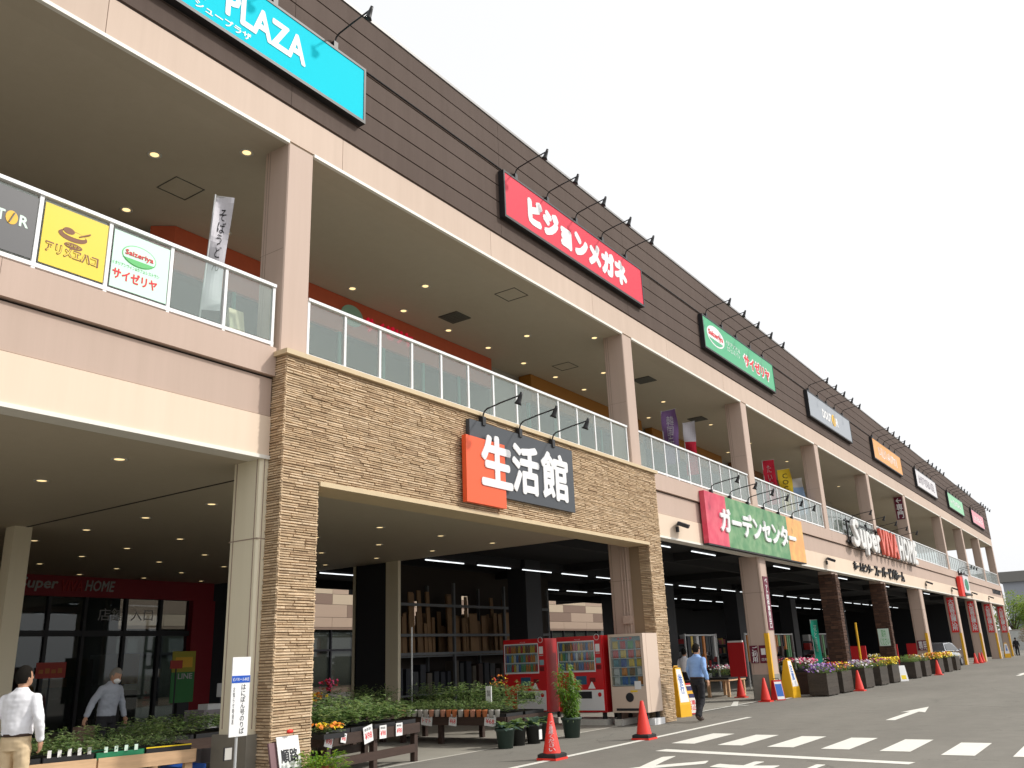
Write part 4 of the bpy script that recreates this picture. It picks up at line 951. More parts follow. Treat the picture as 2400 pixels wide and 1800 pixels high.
# lime green bushes by the stone pier
for lab, x, y, r_, h in (('bright lime green bushy plant in a pot at the foot of the stone pier', 8.74, 9.32, 0.37, 0.38), ('dark green leafy plant beside the lime green bush', 8.40, 9.36, 0.28, 0.22)):
    t = pot('bushy_plant', lab, x, y, 0.16, h*0.9, mat('terracotta', (0.30,0.09,0.04), 0.8).name); mb = MB()
    for k in range(700):
        a = rr.uniform(0, 6.28); e = rr.uniform(-0.2, 1.0); q = Vector((math.cos(a), math.sin(a), e)).normalized()*r_*rr.uniform(0.3,1.0); q.z = abs(q.z)*0.9 + h*0.8
        leaf(mb, q, Vector((math.cos(a), math.sin(a), e*0.8)), rr.uniform(0.05,0.11), 0.04, rr.randrange(3), 0.3)
    tag(mb.build('foliage', ['lime_a','lime_b','lime_c'] if 'lime green bushy' in lab else G[:3], t, world=False), kind='stuff')
# ---- signs at the pier
t = thing('route_sign', 'white sign with bold black characters and a red knob leaning on the stone pier', 'sign', (8.55, 9.62, 0))
T_ = Matrix.Translation((8.55, 9.62, 0)) @ Matrix.Rotation(R(-14), 4, 'X')
MB().box(-0.19, -0.012, 0.08, 0.19, 0.0, 0.76, 0, T_).build('board', 'card_white', t); MB().box(-0.30, 0.02, 0.05, -0.18, 0.05, 0.70, 0, T_).build('back_board', mat('mauve', (0.20,0.11,0.12), 0.6), t)
o = text(t, '順路', (-0.15, -0.013, 0.42), FACE_S, 0.30, 0.18, 'ink', 0.03, 0.002, world=False); o.location = (0,0,0); o.rotation_euler = (R(-14),0,0)
MB().ell((8.55, 9.74, 0.80), (0.055,0.03,0.03)).build('knob', 'cone_red', t, True)
t = thing('bus_stop_sign', 'tall white bus stop board with blue band on a pole before the grey column', 'sign', (7.79, 9.88, 0))
MB().tube([(7.79,9.90,0),(7.79,9.90,1.78)], 0.02, 10).build('pole', mat('galvanised', (0.55,0.56,0.56), 0.4, metal=0.3), t)
MB().box(7.645, 9.865, 0.80, 7.935, 9.879, 1.785).build('board', 'pure_white', t)
MB().box(7.645, 9.861, 1.46, 7.935, 9.8645, 1.55).build('blue_band', mat('bus_blue', (0.01,0.09,0.50), 0.4), t)
text(t, 'ビバモール本庄', (7.66, 9.8605, 1.482), FACE_S, 0.26, 0.045, 'pure_white', 0.01, 0.001)
text(t, vert('はにぽん号のりば'), (7.80, 9.864, 0.83), FACE_S, 0.075, 0.61, 'ink', 0.01, 0.001); text(t, vert('お知らせ時刻表'), (7.675, 9.864, 0.95), FACE_S, 0.03, 0.46, 'ink', 0.0, 0.001)
MB().tube([(7.79,9.90,0),(7.79,9.90,0.06)], 0.14, 16).build('base', 'dark_steel', t)
t = thing('notice_plate', 'small dark framed notice on the plinth of the grey column', 'notice', (7.72, 9.92, 0.45))
MB().box(7.625, 9.915, 0.52, 7.755, 9.93, 0.68).build('frame', 'ink', t); MB().box(7.637, 9.911, 0.53, 7.743, 9.916, 0.67).build('sheet', mat('paper_grey', (0.5,0.48,0.44), 0.7), t)

# ================================================================== traffic cones
def cone(label, x, y, base=True, txt_=None, h=0.72):
    t = thing('traffic_cone', label, 'traffic cone', (x, y, 0))
    MB().lathe([(0.165,0.05),(0.155,0.075),(0.035,h-0.01),(0.028,h),(0.01,h)], 24).build('cone', 'cone_red', t, True, world=False)
    MB().box(-0.19,-0.19,0.0,0.19,0.19,0.035).build('base', 'cone_red', t, world=False)
    if base:
        mb = MB(); mb.lathe([(0.25,0.036),(0.25,0.085),(0.20,0.105),(0.17,0.105)], 4, sq=True); mb.build('weight', 'rubber', t, world=False)
    if txt_:
        v, f = raw_text(vert(txt_)); x0 = min(p[0] for p in v); x1 = max(p[0] for p in v); y0 = min(p[1] for p in v); y1 = max(p[1] for p in v)
        P = []
        for p in v:
            z = 0.14 + (p[1]-y0)/(y1-y0)*(h-0.26); rad = 0.155 + (0.035-0.155)*(z-0.075)/(h-0.085) + 0.003 + 0.002*p[2]
            a = R(-146.0) + ((p[0]-x0)/(x1-x0)-0.5)*(0.075/0.09)*1.1
            P.append((rad*math.cos(a), rad*math.sin(a), z))
        MB().add(P, f).build('lettering', 'pure_white', t, world=False)
    return t
cone('red traffic cone with white vertical lettering in front of the potted plants', 13.08, 8.45, True, 'ご遠慮ください')
cone('plain red traffic cone on a black weight by the white edge line', 16.52, 8.48)
cone('red cone holding up the red board beside the maroon notice column', 30.9, 11.95, False)
cone('red cone beside the yellow corner guard', 28.5, 10.22, False)
cone('red cone between the second and third flower planters', 34.6, 8.85, False)
cone('red cone between the planters of yellow flowers', 49.6, 8.75, False)
for x, y in ((71.2,10.0),(72.6,9.9),(74.6,10.0)): o = cone('red cone past the nose of the silver car', x, y, False); o['group'] = 'cones past the silver car'
def wedge(label, x, y, rz, letters):
    t = thing('wedge_sign', label, 'sign', (x, y, 0), rz)
    mb = MB(); b = [(-0.24,-0.22,0),(0.24,-0.22,0),(0.24,0.22,0),(-0.24,0.22,0),(-0.235,-0.215,0.30),(0.235,-0.215,0.30),(0.235,0.215,0.30),(-0.235,0.215,0.30),(-0.12,-0.07,1.22),(0.12,-0.07,1.22),(0.12,0.07,1.22),(-0.12,0.07,1.22)]
    mb.add(b, [(3,2,1,0),(0,1,5,4),(1,2,6,5),(2,3,7,6),(3,0,4,7),(4,5,9,8),(5,6,10,9),(6,7,11,10),(7,4,8,11),(8,9,10,11)]); mb.build('body', 'sign_yellow', t, world=False)
    mb = MB(); mb.tube([(-0.08,0,1.21),(-0.08,0,1.26),(0.08,0,1.26),(0.08,0,1.21)], 0.015, 6); mb.build('handle', 'sign_yellow', t, world=False)
    def fr(z, y=-0.003): k = (z-0.30)/0.92; return Vector((0, -0.215+0.145*k+y, z))
    a, c = fr(0.36), fr(1.18); up = (c-a)
    w0, w1 = 0.19, 0.095
    MB().add([a+XP*-w0, a+XP*w0, c+XP*w1, c+XP*-w1], [(0,1,2,3)]).build('white_face', 'pure_white', t, world=False)
    text_mb(MB(), letters, a + up*0.25 - XP*0.08 + Vector((0,-0.002,0)), (XP, up.normalized()), 0.16, 0.5, 0.02, 0.001).build('lettering', 'ink_blue', t, world=False)
    return t
wedge('yellow wedge warning sign at the foot of the stone pier', 22.3, 10.36, R(-12), vert('徐行'))
wedge('yellow wedge warning sign beside the column with yellow guard', 30.72, 10.12, R(-12), vert('注意'))
def aboard(label, x, y, rz, w, h, m1, prn):
    t = thing('a_frame_sign', label, 'sign', (x, y, 0), rz)
    for s in (1, -1):
        T_ = Matrix.Translation((0, -s*0.17, 0.02)) @ Matrix.Rotation(R(-s*12), 4, 'X')
        MB().box(-w/2, -0.012, 0.0, w/2, 0.012, h, 0, T_).build('panel', m1, t, world=False)
        if s == 1:
            MB().box(-w/2+0.02, -0.015, 0.03, w/2-0.02, -0.0125, h-0.05, 0, T_).build('sheet', 'card_white', t, world=False); prn(t, T_)
    mb = MB(); mb.tube([(-w*0.3,0,h*0.97),(-w*0.3,0,h+0.06),(w*0.3,0,h+0.06),(w*0.3,0,h*0.97)], 0.012, 6); mb.build('handle', 'rubber', t, world=False)
    return t
def p1(t, T_):
    MB().box(-0.17,-0.018,0.42,0.17,-0.0155,0.72,0,T_).build('picture', mat('navy_print', (0.03,0.03,0.12), 0.5), t, world=False)
    MB().box(-0.14,-0.021,0.52,0.14,-0.0185,0.60,0,T_).build('picture_bar', 'bean_orange', t, world=False)
    o = text(t, '駐車\n禁止', (-0.13,-0.0155,0.10), FACE_S, 0.26, 0.26, 'ink_red', 0.02, 0.001, world=False); o.matrix_local = T_
aboard('red framed standing sign with navy picture beside the yellow wedge', 22.95, 10.36, R(-35), 0.42, 0.80, 'red_paint', p1)
def p2(t, T_):
    MB().box(-0.12,-0.018,0.08,0.12,-0.0155,0.25,0,T_).build('picture', 'bloom_yellow', t, world=False)
aboard('small white standing sign with yellow print between the planters', 42.3, 8.98, R(-40), 0.42, 0.66, 'card_white', p2)
def p3(t, T_):
    MB().box(-0.12,-0.018,0.12,0.12,-0.0155,0.5,0,T_).build('picture', 'ink_blue', t, world=False)
aboard('small leaning white sign in front of the yellow corner guard', 28.98, 9.98, R(-38), 0.30, 0.62, 'red_paint', p3)
t = wedge('yellow standing floor sign at the end column', 89.5, 10.0, R(-75), vert('注意'))
# red board on a cone
t = thing('red_board', 'plain red upright board standing on the cone by the column', 'board', (30.9, 11.95, 0.6))
MB().box(30.86, 11.66, 0.70, 30.94, 12.24, 1.86).build('board', 'red_paint', t); MB().box(30.845, 11.68, 1.86, 30.95, 12.22, 1.92).build('board_edge', 'card_white', t)
# ================================================================== vending machines (fronts face -X)
VX = 19.47; VB = 20.28; VZ0, VZ1 = 0.27, 2.09
cols_ = [mat('can_%d' % i, c, 0.35).name for i, c in enumerate([(0.55,0.04,0.04),(0.65,0.45,0.05),(0.05,0.14,0.40),(0.10,0.32,0.12),(0.6,0.6,0.6),(0.20,0.10,0.05),(0.62,0.22,0.04),(0.12,0.30,0.36)])]
mat('vm_red', (0.58,0.010,0.014), 0.3, spec=0.5); mat('vm_beige', (0.66,0.52,0.42), 0.45); mat('vm_inner', (0.16,0.26,0.28), 0.5, emit=0.10); mat('vm_white', (0.74,0.74,0.75), 0.4)
glass_mat('vm_glass', (0.9,0.93,0.93), 0.03, (0.4,0.45,0.45), 0.8)
can_meshes = [MB().lathe([(0.028,0),(0.033,0.01),(0.033,0.13),(0.022,0.165),(0.014,0.19)], 8).mesh('drink_can', c, True) for c in cols_]
def vm_red(label, y0, y1):
    t = thing('vending_machine', label, 'vending machine', (VX, (y0+y1)/2, 0)); w = y1-y0; H = VZ1-VZ0
    Y_ = lambda a: y1 - a*w
    Zf = lambda b: VZ1 - b*H
    bx = lambda a0, a1, b0, b1, xa, xb, m, n, par=t: MB().box(xa, Y_(a1), Zf(b1), xb, Y_(a0), Zf(b0)).build(n, m, par)
    bevbox(VX+0.06, y0, VZ0+0.02, VB, y1, VZ1, 0.02).build('cabinet', 'vm_red', t)
    # door with an opening for the display window
    mb = MB()
    for a0, a1, b0, b1 in ((0,1,0,0.07),(0,0.03,0.07,0.46),(0.83,1,0.07,0.46),(0,1,0.46,0.98)): mb.box(VX, Y_(a1), Zf(b1), VX+0.06, Y_(a0), Zf(b0))
    d = mb.build('door', 'vm_red', t)
    bx(0.03,0.83,0.07,0.46, VX+0.055, VX+0.059, 'vm_inner', 'display_back', d)
    fr = MB()
    for a0, a1, b0, b1 in ((0.02,0.84,0.06,0.075),(0.02,0.84,0.455,0.47),(0.02,0.035,0.075,0.455),(0.825,0.84,0.075,0.455)): fr.box(VX-0.012, Y_(a1), Zf(b1), VX+0.004, Y_(a0), Zf(b0))
    fr.build('window_frame', 'vm_white', d)
    bx(0.035,0.825,0.075,0.455, VX-0.004, VX-0.001, 'vm_glass', 'window_glass', d)
    rr = random.Random(int(y0*10))
    for r_ in range(3):
        zb = Zf(0.19 + r_*0.128); bx(0.035,0.825,0.19+r_*0.128,0.197+r_*0.128, VX+0.002, VX+0.054, 'vm_white', 'shelf', d)
        n = 13
        for i in range(n):
            inst(can_meshes[rr.choice([0,1,2,5,6,0]) if r_ == 0 else rr.randrange(8)], t, Vector((VX+0.030, Y_(0.055+0.75*(i+0.5)/n), zb+0.001)) - base_of(t), 'drink_can')
        mb = MB()
        for i in range(26): mb.box(VX-0.001, Y_(0.045+0.77*(i+0.75)/26), zb-0.030, VX+0.003, Y_(0.045+0.77*(i+0.2)/26), zb-0.006)
        mb.build('price_buttons', 'pure_white', d)
    text(t, 'ベンチ', (VX-0.001, Y_(0.40), Zf(0.052)), FACE_W, 0.18, 0.03, 'dim_white', 0.02, 0.002)
    ring = MB(); ring.tube([(VX-0.008, Y_(0.90)+0.07*math.cos(i*0.449), Zf(0.02)+0.07*math.sin(i*0.449)) for i in range(15)], 0.006, 6); ring.build('round_badge', 'vm_white', t)
    bx(0.86,0.95,0.11,0.21, VX-0.006, VX, 'pure_white', 'sticker'); bx(0.86,0.95,0.225,0.235, VX-0.006, VX, 'dim_white', 'sticker')
    bx(0.86,0.96,0.29,0.36, VX-0.008, VX, 'vm_inner', 'coin_panel'); bx(0.86,0.96,0.38,0.44, VX-0.008, VX, mat('vm_darkred', (0.16,0.01,0.012), 0.4).name, 'coin_panel')
    bx(0.40,0.63,0.52,0.63, VX-0.006, VX, mat('vm_screen', (0.03,0.10,0.18), 0.3).name, 'poster'); bx(0.70,0.82,0.545,0.60, VX-0.006, VX, 'vm_darkred', 'bill_slot')
    MB().add([(VX-0.02,Y_(0.66),Zf(0.685)),(VX-0.02,Y_(0.82),Zf(0.685)),(VX-0.004,Y_(0.74),Zf(0.585))], [(0,1,2)]).build('triangle_label', 'pure_white', t)
    mb = MB(); mb.tube([(VX-0.004, Y_(0.46), Zf(0.56)), (VX-0.008, Y_(0.46), Zf(0.56))], 0.001, 6)
    bx(0.30,0.98,0.70,0.96, VX-0.012, VX, 'vm_white', 'dispenser_panel'); bx(0.32,0.73,0.72,0.81, VX-0.016, VX-0.011, 'ink', 'dispenser_flap')
    o = MB(); o.tube([(VX-0.014,Y_(0.90),Zf(0.76)),(VX-0.02,Y_(0.90),Zf(0.76))], 0.05, 14); o.build('lock', 'red_paint', t)
    for yy in (y0+0.10, y1-0.10):
        for xx in (VX+0.12, VB-0.12): MB().box(xx-0.04, yy-0.04, 0.14, xx+0.04, yy+0.04, VZ0+0.03).build('foot', 'rubber', t)
    MB().box(VX+0.02, y0+0.02, 0, VX+0.30, y1-0.02, 0.14).build('base_block', mat('block_pale', (0.60,0.58,0.53), 0.8, var=0.1), t); MB().box(VB-0.3, y0+0.02, 0, VB-0.02, y1-0.02, 0.14).build('base_block', 'block_pale', t)
    return t
vm_red('red drinks vending machine next to the snack machine', 10.97, 12.28)
vm_red('red drinks vending machine farther inside the porch', 12.64, 13.95)
y0, y1 = 9.84, 10.78; w = y1-y0; H = VZ1-VZ0
t = thing('vending_machine', 'beige snack vending machine with rows of coloured packets by the stone pier', 'vending machine', (VX, (y0+y1)/2, 0))
Y_ = lambda a: y1 - a*w
Zf = lambda b: VZ1 - b*H
bevbox(VX+0.16, y0, VZ0+0.02, VB, y1, VZ1, 0.02).build('cabinet', 'vm_beige', t)
mb = MB(); mb.box(VX, y0, VZ0+0.02, VX+0.16, y1, Zf(0.665)); mb.box(VX, y0, Zf(0.665), VX+0.16, Y_(0.93), VZ1); mb.box(VX, Y_(0.03), Zf(0.665), VX+0.16, y1, VZ1); mb.box(VX, Y_(0.93), Zf(0.035), VX+0.16, Y_(0.03), VZ1)
dr = mb.build('door', 'vm_beige', t)
MB().box(VX+0.150, Y_(0.93), Zf(0.665), VX+0.159, Y_(0.03), Zf(0.035)).build('display_back', 'vm_inner', dr)
MB().box(VX+0.002, Y_(0.925), Zf(0.66), VX+0.006, Y_(0.035), Zf(0.04)).build('window_glass', 'vm_glass', dr)
text(t, 'スナック', (VX+0.001, Y_(0.25), Zf(0.075)), FACE_W, 0.42, 0.055, 'ink_red', 0.02, 0.003)
pk = [[1,0,3,6],[0,1,0,6],[7,2,1,1],[4,6,5,4],[4,2,2,6]]
pmesh = []
for c in cols_:
    mb = MB(); mb.add([(0.02,-0.075,0),(0.02,0.075,0),(0.02,0.075,0.19),(0.02,-0.075,0.19),(-0.02,-0.05,0.03),(-0.02,0.05,0.03),(-0.02,0.05,0.16),(-0.02,-0.05,0.16)], [(0,1,5,4),(1,2,6,5),(2,3,7,6),(3,0,4,7),(4,5,6,7)]); pmesh.append(mb.mesh('snack_packet', c))
for r_ in range(5):
    zb = Zf(0.195 + r_*0.113); MB().box(VX+0.03, Y_(0.92), zb-0.012, VX+0.149, Y_(0.04), zb).build('shelf', 'vm_white', dr)
    for i in range(4): inst(pmesh[pk[r_][i]], t, Vector((VX+0.06, Y_(0.15+i*0.225), zb+0.001)) - base_of(t), 'snack_packet')
MB().tube([(VX+0.004, Y_(0.52), Zf(0.80)), (VX-0.012, Y_(0.52), Zf(0.80))], 0.105, 20).build('speaker', 'ink', t)
MB().box(VX-0.006, Y_(0.86), Zf(0.70), VX, Y_(0.68), Zf(0.60)).build('coin_panel', 'vm_white', t); MB().box(VX-0.006, Y_(0.75), Zf(0.735), VX, Y_(0.55), Zf(0.715)).build('sticker', 'bloom_yellow', t)
MB().box(VX-0.01, Y_(0.80), Zf(0.965), VX, Y_(0.12), Zf(0.935)).build('dispenser_slot', 'ink', t)
for yy in (y0+0.1, y1-0.1):
    for xx in (VX+0.12, VB-0.12): MB().box(xx-0.04, yy-0.04, 0.14, xx+0.04, yy+0.04, VZ0+0.03).build('foot', 'rubber', t)
MB().box(VX+0.25, y0-0.03, 0, VB-0.01, y0+0.16, 0.14).build('base_block', 'pure_white', t); MB().box(VX+0.02, y1-0.22, 0, VB-0.01, y1-0.02, 0.14).build('base_block', 'block_pale', t)

# ================================================================== flower planters along the front
mat('planter_wood', (0.055,0.044,0.034), 0.75, var=0.22, scale=4, bump=0.25, bscale=30, stretch=(1,6,6), rnd=0.14)
PW, PD, PH = 1.30, 0.64, 0.74
brd = MB().box(0,0,0,PW,0.03,0.118).mesh('board','planter_wood'); brs = MB().box(0,0,0,0.03,PD-0.066,0.118).mesh('board','planter_wood'); pst = MB().box(-0.04,-0.04,0,0.04,0.04,PH).mesh('corner_post','planter_wood')
def planter(label, x, y, blooms, green, n=150, nb=220, hh=0.20, r_=0.035, L_=0.09):
    t = thing('flower_planter', label, 'planter', (x, y, 0)); rr = random.Random(int(x*7))
    for k in range(6):
        z = 0.04 + k*0.121 - 0.02*(k == 5)
        for yy in (0.0, PD-0.03): inst(brd, t, (0, yy + rr.uniform(-0.002,0.002), z), 'board')
        for xx in (0.0, PW-0.03): inst(brs, t, (xx + rr.uniform(-0.002,0.002), 0.033, z), 'board')
    for xx, yy in ((0.08,0.08),(PW-0.08,0.08),(0.08,PD-0.08),(PW-0.08,PD-0.08)): inst(pst, t, (xx, yy, -0.0), 'corner_post')
    MB().box(0.035,0.035,0.1,PW-0.035,PD-0.035,0.66).build('soil', 'soil', t, world=False)
    mb = MB()
    for i in range(n): sprout(mb, (rr.uniform(0,PW), rr.uniform(-0.02,PD+0.02), 0.64), hh*rr.uniform(0.6,1.2), 9, L_, 0.035, len(green), rnd_=rr)
    tag(mb.build('foliage', green, t, world=False), kind='stuff')
    if blooms:
        mb = MB()
        for i in range(nb): bloom(mb, (rr.gauss(PW/2, PW*0.33), rr.uniform(-0.09,PD+0.05), 0.70 + hh*rr.uniform(0.3,1.3)), r_*rr.uniform(0.7,1.3), rr.randrange(len(blooms)), rr)
        tag(mb.build('blooms', blooms, t, world=False), kind='stuff')
    return t
PL = [('dark wooden planter of purple petunias', 31.1, ['bloom_purple','bloom_purple','bloom_lilac']), ('dark wooden planter of orange and pink flowers', 33.0, ['bloom_orange','bloom_yellow','bloom_red']), ('dark wooden planter of pale lilac flowers', 36.15, ['bloom_lilac','bloom_white','bloom_lilac']),
      ('dark wooden planter of magenta flowers', 38.6, ['bloom_magenta','bloom_magenta','bloom_yellow']), ('dark wooden planter of bright yellow pansies', 40.75, ['bloom_yellow']), ('dark wooden planter of plain green grass', 45.4, None), ('dark wooden planter of pale yellow and red flowers', 47.8, ['bloom_yellow','bloom_white','bloom_orange']),
      ('dark wooden planter of yellow flowers behind the red cone', 51.4, ['bloom_yellow','bloom_orange']), ('dark wooden planter of golden flowers near the silver car', 54.0, ['bloom_yellow','bloom_orange','bloom_yellow']), ('dark wooden planter with bare soil before the silver car', 56.6, ['bloom_yellow'])]
for i, (lab, x, bl) in enumerate(PL):
    planter(lab, x, 8.97, bl, G if i != 5 else ['leaf_d','lime_b','leaf_b'], n=150 if i != 9 else 40, nb=200 if i in (0,2,4,7,8) else (120 if i < 9 else 20), hh=0.27 if i != 5 else 0.36, r_=0.05 if i in (4,7,8) else 0.04)
flowers('tray of pink and white flowers standing behind the first planter', (33.2, 10.2, 0.75), 1.2, 0.5, 0.35, 60, ['bloom_pink','bloom_white'], nb=160, r_=0.05)
t = thing('flower_bench', 'low bench carrying the pink and white flowers', 'bench', (33.2, 10.2, 0)); MB().box(32.5,9.9,0.68,33.9,10.5,0.75).build('top_board', 'stained_wood', t)
for x in (32.6, 33.8): MB().box(x-0.05, 9.95, 0, x+0.05, 10.45, 0.68).build('leg', 'stained_wood', t)

# ================================================================== flags
def flag(label, x, y, z0, z1, w, mats, dirv=(0,-1), lean=0.0, txt_=None, tm='pure_white', base_z=6.33, split=None, bar='galvanised'):
    t = thing('banner_flag', label, 'flag', (x, y, base_z)); d = Vector((dirv[0], dirv[1], 0)).normalized(); n = d.cross(ZP)
    top = Vector((x + lean, y, z1)); MB().tube([(x, y, base_z), (x+lean*0.9, y, z1+0.02)], 0.014, 8).build('pole', bar, t)
    MB().tube([top, top + d*w], 0.008, 6).build('crossbar', bar, t)
    mb = MB(); nu, nv = 6, 22; rr = random.Random(int(x*3)); ph = rr.uniform(0,6)
    def pt(i, k):
        u = i/nu; v = k/nv; q = Vector((x,y,0)).lerp(Vector((x+lean,y,0)), (z0 + (z1-z0)*v - base_z)/(z1-base_z))
        return q + d*(w*u*(1-0.06*math.sin(v*5+ph))) + ZP*(z0+(z1-z0)*v - 0.05*u*math.sin(v*3)) + n*(0.045*math.sin(u*4.5+ph)*math.sin(v*7+ph) + 0.03*math.sin(v*11+u*3))
    for k in range(nv):
        for i in range(nu):
            mi = 0 if split is None or k/nv < split else 1
            mb.add([pt(i,k), pt(i+1,k), pt(i+1,k+1), pt(i,k+1)], [(0,1,2,3)], mi)
    mb.build('cloth', mats, t, True)
    if txt_:
        v_, f_ = raw_text(vert(txt_)); a0 = min(p[0] for p in v_); a1 = max(p[0] for p in v_); b0 = min(p[1] for p in v_); b1 = max(p[1] for p in v_)
        for sgn in (1, -1):
            P = []
            for p in v_:
                uu = 0.30 + 0.42*(p[0]-a0)/(a1-a0); vv = 0.34 + 0.56*(p[1]-b0)/(b1-b0)
                if sgn < 0: uu = 1 - uu
                P.append(pt(uu*nu, vv*nv) + n*(sgn*0.012))
            MB().add(P, f_).build('lettering', tm, t)
    return t
mat('cloth_white', (0.62,0.60,0.64), 0.8); mat('cloth_purple', (0.20,0.11,0.27), 0.8); mat('cloth_red', (0.62,0.02,0.05), 0.8); mat('cloth_yellow', (0.80,0.60,0.04), 0.8); mat('cloth_blue', (0.28,0.42,0.70), 0.8); mat('cloth_green', (0.03,0.42,0.28), 0.8)
flag('white flag with black characters behind the first balcony railing', 7.38, 10.82, 6.92, 8.95, 0.27, ['cloth_white'], (1,-0.75), 0.16, 'そばうどん', 'ink')
flag('purple flag with white characters on the balcony', 24.6, 11.12, 7.2, 8.95, 0.5, ['cloth_purple'], (0,-1), 0, '韓国牛', 'pure_white')
flag('red flag with white top on the balcony beside the purple flag', 26.2, 11.1, 7.1, 8.88, 0.42, ['cloth_red','cloth_white'], (0,-1), 0, None, split=0.62)
flag('red flag with white characters above the garden centre sign', 33.8, 11.1, 7.0, 8.8, 0.5, ['cloth_red'], (0,-1), 0, 'たい焼', 'pure_white')
flag('yellow flag with dark letters above the garden centre sign', 35.9, 11.12, 7.0, 8.72, 0.52, ['cloth_yellow'], (0,-1), -0.25, 'COCO', 'ink')
flag('blue and white flag above the end of the garden centre sign', 37.6, 11.1, 7.0, 8.58, 0.46, ['cloth_blue','cloth_white'], (0,-1), -0.15, None, split=0.75)
flag('slim green flag with white characters behind the first planter', 35.3, 10.5, 0.85, 2.6, 0.27, ['cloth_green'], (0,-1), -0.05, '花と緑苗', 'pure_white', base_z=0.0)
# things standing on the balcony
t = thing('menu_board', 'cream folded menu board standing behind the balcony railing', 'board', (8.0, 10.75, 6.33))
for s in (-1, 1): MB().box(-0.14,-0.012,0,0.14,0.012,0.75,0,Matrix.Translation((8.0,10.75+s*0.13,6.34)) @ Matrix.Rotation(R(s*10),4,'X')).build('panel', mat('cream', (0.72,0.64,0.42), 0.6), t)

# ================================================================== people
def remesh(mb, name, mats, voxel, parent, smooth=4, wrinkle=0.0, matfn=None):
    o = bpy.data.objects.new('tmp', mb.mesh('tmp', mats))
    m = o.modifiers.new('r', 'REMESH'); m.mode = 'VOXEL'; m.voxel_size = voxel
    s = o.modifiers.new('s', 'SMOOTH'); s.iterations = smooth; s.factor = 0.5
    me = shaped(o); me.name = name
    bpy.data.objects.remove(o)
    if wrinkle:
        from mathutils import noise
        co = [v.co.copy() for v in me.vertices]; no = [v.normal.copy() for v in me.vertices]; out = []
        for p, q in zip(co, no):
            k = noise.noise(Vector((p.x*7, p.y*7, p.z*11))) + 0.6*noise.noise(Vector((p.x*16+5, p.y*16, p.z*24)))
            out.extend(p + q*(k*wrinkle))
        me.vertices.foreach_set('co', out); me.update()
    me.materials.clear()
    for q in mats: me.materials.append(M[q])
    me.polygons.foreach_set('use_smooth', [True]*len(me.polygons)); me.polygons.foreach_set('material_index', [0]*len(me.polygons))
    ob = bpy.data.objects.new(name, me); COL.objects.link(ob); ob.parent = parent
    return ob
def cap(mb, a, b, r0, r1, n=12, sx=1.0, sy=1.0):
    a, b = Vector(a), Vector(b); d = (b-a).normalized()
    mb.tube([a-d*r0*0.75, a-d*r0*0.35, a, a.lerp(b,0.5), b, b+d*r1*0.35, b+d*r1*0.75], [r0*0.5, r0*0.9, r0, (r0+r1)/2, r1, r1*0.9, r1*0.5], n, sx=sx, sy=sy)
mat('skin', (0.50,0.28,0.18), 0.55, var=0.05, scale=12); mat('hair_dark', (0.014,0.012,0.010), 0.85, spec=0.1, bump=0.6, bscale=120); mat('hair_grey', (0.22,0.205,0.18), 0.55, bump=0.6, bscale=120)
mat('shirt_white', (0.86,0.86,0.90), 0.8, var=0.04, scale=5); mat('shirt_grey', (0.36,0.39,0.45), 0.8); mat('shirt_blue', (0.24,0.40,0.72), 0.8, var=0.05, scale=5); mat('khaki', (0.70,0.54,0.34), 0.8, var=0.05, scale=4); mat('black_cloth', (0.014,0.014,0.018), 0.8); mat('leather', (0.045,0.022,0.014), 0.45)
mat('eye_dark', (0.01,0.01,0.01), 0.3); mat('lip', (0.35,0.12,0.09), 0.5)
